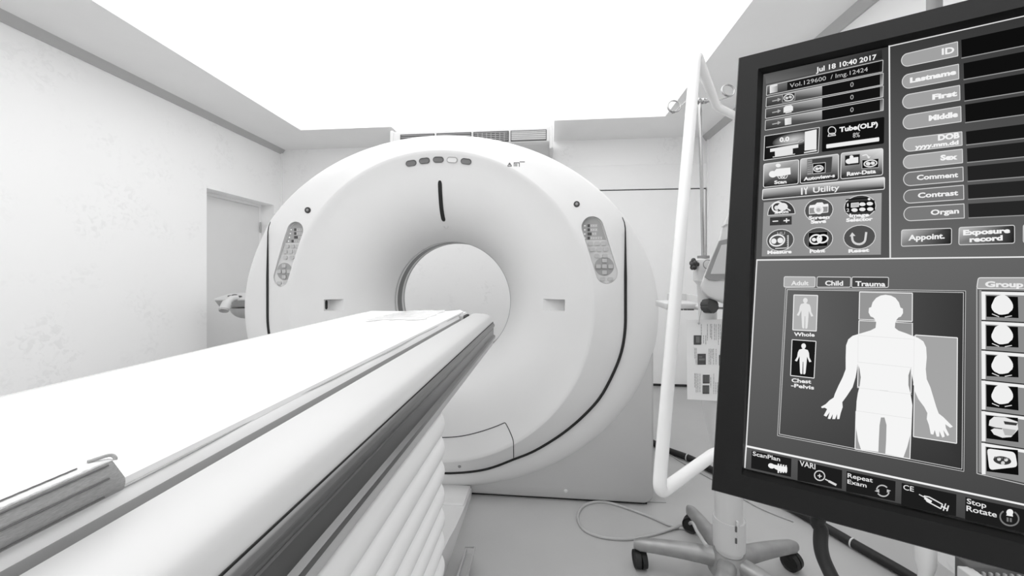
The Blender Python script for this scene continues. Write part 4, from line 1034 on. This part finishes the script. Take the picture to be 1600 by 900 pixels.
disc(*z7_(666, 608), 14.5, 12, None, .12, 125, 2.4, -.62*PI*1.5+.42*PI, PI*.32); disc(*z7_(666, 608), 14.5, 12, None, .12, 125, 2.4, PI*.72, PI*1.5)
disc(*z7_(668, 580), 5.4, 5, 238); quad(Q(z7_, (655, 585), (682, 590), (684, 602), (650, 596)), 238); quad(Q(z7_, (652, 605), (662, 607), (662, 628), (652, 626)), 120); quad(Q(z7_, (668, 608), (678, 610), (678, 630), (668, 628)), 120)
org = wloc(scr)
me = bpy.data.meshes.new('display_graphics'); me.from_pydata([v-wloc(mon) for v in V], [], F)
ca = me.color_attributes.new('shade', 'FLOAT_COLOR', 'POINT')
for i, g in enumerate(G): l = lin(g); ca.data[i].color = (l, l, l, 1)
M['ui'] = emis('display_light', 1.0, 'shade'); me.materials.append(M['ui'])
ui = bpy.data.objects.new('display_graphics', me); COL.objects.link(ui); ui.parent = scr; ui['label'] = 'console menus, patient form and white body chart'

# suspension: ceiling post, arm to the screen
susp = thing('monitor_suspension', 'grey ceiling post and arm that carry the touch screen', 'monitor mount', (PX_, PY_, ZC))
bm = NB(); rod(bm, (PX_, PY_, .66), (PX_, PY_, ZC), .021, seg=24); obj('post', bm, 'midgrey', susp, smooth=40)
bm = NB(); rod(bm, (PX_, PY_, ZC-.03), (PX_, PY_, ZC), .07, seg=32, bev=.004); obj('ceiling_plate', bm, 'shell2', susp, smooth=40)
mc = cc-nv*.085
bm = NB(); tube(bm, catmull([(PX_, PY_, 1.38), (PX_-.2, PY_-.35, 1.36), mc-nv*.22, mc], 8), .022, 14); obj('arm', bm, 'midgrey', susp, smooth=50)
bm = NB(); obox(bm, mc-nv*.005, rv, uv, nv, .12, .12, .02, .004); obj('mounting_plate', bm, 'midgrey', susp)
# white bent tube
def bendpath(P, r=.05, k=7):
    out = [P[0]]
    for a, b, c in zip(P[:-2], P[1:-1], P[2:]):
        d0, d1_ = (a-b), (c-b); m = min(r, d0.length*.45, d1_.length*.45)
        pa, pb = b+d0.normalized()*m, b+d1_.normalized()*m
        for i in range(k+1): t = i/k; out.append((1-t)**2*pa+2*t*(1-t)*b+t*t*pb)
    out.append(P[-1]); return out
ztop, zbot = W(1087.5, 84, 1.15).z, W(1030, 770, .90).z
Pt = W(1087.5, 84, 1.15); Pb = W(1029, 772, .90)
def onz(u, v, z): return WZ(u, v, z)
P_ = [Vector((PX_, PY_, ztop)), onz(1172, 193, ztop), onz(1120, 167, ztop), Pt, Pb, onz(1118, 707, zbot), Vector((PX_, PY_, zbot))]
dq = P_[1]
bm = NB(); tube(bm, bendpath(P_, .032, 10), .0155, 20)
tb = obj('tube_frame', bm, 'tube', smooth=60, origin=Pb); tag(tb, 'white bent tube frame rising beside the gantry, behind the touch screen', 'tube frame')

# ================================================================== CABLES ON THE FLOOR
def fl(pts, r, k=8): return catmull([WZ(u, v, r) for u, v in pts], k)
bm = NB()
c1_ = [WZ(1128, 815, .006), WZ(1103, 822, .006), WZ(1078, 826, .006), WZ(1050, 822, .006), WZ(1010, 805, .006), WZ(961, 788, .006), WZ(935, 784, .006), WZ(914, 789, .006), WZ(904, 801, .006), WZ(904, 815, .006), WZ(916, 830, .006), WZ(945, 840, .006), WZ(985, 842, .006), WZ(1025, 834, .006), WZ(1055, 824, .012), WZ(1075, 819, .02), W(1082, 817, 1.69), W(1089, 830, 1.60), W(1099, 846, 1.50), W(1105, 853, 1.47)]
tube(bm, catmull(c1_, 7), .007, 8)
tag(obj('power_cord', bm, 'cable', smooth=60), 'thin grey cord looped on the floor in front of the gantry', 'cord')
hp = [(1018, 690), (1040, 702), (1080, 717), (1120, 738), (1200, 775), (1290, 824), (1340, 853), (1410, 893), (1440, 912)]
hose = thing('cable_sleeve', 'black sleeved cable bundle running over the floor behind the touch screen', 'cable', WZ(1200, 775, 0))
bm = NB(); tube(bm, fl(hp, .022), .02, 12); obj('sleeve', bm, 'black', hose, smooth=60)
q = fl(hp, .022, 20)
for u in (1073.5, 1332):
    i = min(range(len(q)), key=lambda i: abs((CXP+FPX*(q[i]-CAM).dot(rt_)/(q[i]-CAM).dot(fw))-u))
    bm = NB(); t = (q[i+1]-q[i]).normalized(); rod(bm, q[i]-t*.003, q[i]+t*.003, .0225, seg=20); obj('cable_tie', bm, 'shell2', hose, smooth=40, label='white cable tie')
bm = NB(); tube(bm, fl([(1040, 706), (1075, 728), (1118, 752), (1180, 790), (1240, 815)], .004), .004, 8)
tag(obj('thin_cable', bm, 'cable', smooth=60), 'thin grey cable lying beside the black cable sleeve', 'cable')
# cable hanging from the screen
bm = NB(); a = cc-nv*.05-uv*.16
P_ = [a, SP(1290, 790, -.05), SP(1283, 830, -.05), SP(1283, 858, -.045), SP(1292, 885, -.04), SP(1315, 925, -.03), SP(1370, 990, -.05)]
tube(bm, catmull(P_, 8), .0088, 12)
tag(obj('screen_cable', bm, 'black', smooth=60), 'thick black cable hanging under the touch screen', 'cable')

# ================================================================== SMALL THINGS LOW AT THE RIGHT
can = W(1446, 900, 1.33)
bm = NB(); rs = []
for z, r in ((.0, .06), (.012, .062), (.02, .06), (.03, .03), (.05, .02), (.20, .02), (.215, .024), (.235, .028), (.30, .028), (.42, .027), (.43, .02)):
    rs.append([(can.x+r*math.cos(i*PI/14), can.y+r*math.sin(i*PI/14), z) for i in range(28)])
rings(bm, rs); tag(obj('pedestal_stand', bm, 'tube', smooth=40), 'white round-footed pedestal stand beneath the right part of the touch screen', 'stand')
cb = W(1560, 890, 1.22)
cab = thing('ribbed_cabinet', 'low dark cabinet with vertical ribs under the touch screen by the right wall', 'cabinet', (cb.x, cb.y+.1, 0))
cx0 = W(1520, 890, 1.22).x
bm = NB(); box(bm, cx0, XR-.03, cb.y, cb.y+.05, .02, .30, .006); box(bm, cx0+.02, XR-.05, cb.y+.005, cb.y+.045, 0, .03); obj('body', bm, 'slate', cab, smooth=40)
bm = NB(); i = 0
x = cx0+.012
while x < XR-.05: box(bm, x, x+.008, cb.y-.007, cb.y+.001, .04, .285, .002); x += .02
obj('ribs', bm, 'grey', cab)
bm = NB(); box(bm, cx0-.03, cx0+.01, cb.y-.035, cb.y+.01, .0, .292, .004); obj('corner_post', bm, 'shell2', cab, smooth=40, label='white corner post')

# ================================================================== CONSOLE BEHIND THE GANTRY, LEFT
def zc_(x, y): return (320+x/12.86, 440+y/12.86)
CD_ = 3.35
con = thing('mobile_console', 'white console with a grab handle standing behind the left of the gantry', 'console', (W(410, 480, CD_).x, W(410, 480, CD_).y, 0))
bm = NB()
top = [(175, 345), (420, 255), (540, 215), (820, 200), (1500, 200), (1500, 350), (420, 350)]
# wedge shaped body: lid and triangular end
A_ = [W(*zc_(175, 350), CD_-.06), W(*zc_(1500, 350), CD_-.06), W(*zc_(1500, 200), CD_+.25), W(*zc_(700, 205), CD_+.25), W(*zc_(480, 235), CD_+.12)]
zt_ = A_[0].z
prism(bm, [Vector((p.x, p.y, zt_+ (0.0 if i < 2 else .035))) for i, p in enumerate(A_)], (0, 0, -.012)); obj('lid', bm, 'shell2', con)
bm = NB()
prism(bm, [W(*zc_(185, 362), CD_-.05), W(*zc_(425, 362), CD_-.05), W(*zc_(330, 500), CD_), W(*zc_(295, 505), CD_)], fw*.05); obj('wing', bm, 'grey', con)
bm = NB(); prism(bm, [W(*zc_(430, 362), CD_-.04), W(*zc_(1500, 362), CD_-.04), W(*zc_(1500, 512), CD_), W(*zc_(480, 512), CD_)], fw*.2); obj('body', bm, 'grey', con)
bm = NB(); tube(bm, catmull([W(*zc_(640, 330), CD_-.05), W(*zc_(540, 345), CD_-.10), W(*zc_(450, 430), CD_-.14), W(*zc_(385, 560), CD_-.17)], 6), [.024]*6+[.028]*6+[.036]*7, 16); obj('grab_handle', bm, 'shell2', con, smooth=50)
bm = NB(); rod(bm, W(*zc_(388, 560), CD_-.172), W(*zc_(380, 592), CD_-.18), 0.037, .034, bev=.004); obj('handle_end', bm, 'grey', con, smooth=50)
bm = NB(); c = W(*zc_(850, 512), CD_+.1); rs = []
for k in range(9):
    a = k/8*PI/2; rr_ = .125*math.cos(a)+.002; rs.append([(c.x+rr_*math.cos(i*PI/12), c.y+rr_*math.sin(i*PI/12), c.z-.24*math.sin(a)*.42) for i in range(24)])
rings(bm, rs)
obj('bowl', bm, 'grey', con, smooth=50)
bm = NB(); p = W(425, 500, CD_+.1); rod(bm, (p.x, p.y, .02), (p.x, p.y, c.z-.02), .04); rod(bm, (p.x, p.y, 0), (p.x, p.y, .03), .2); obj('pedestal', bm, 'shell2', con, smooth=40)
bm = NB()
for x, y in ((510, 290), (600, 270), (695, 298)): ellipsoid(bm, W(*zc_(x, y), CD_+.02), .022, .02, .008, 10)
obj('console_button', bm, 'slate', con, smooth=50)
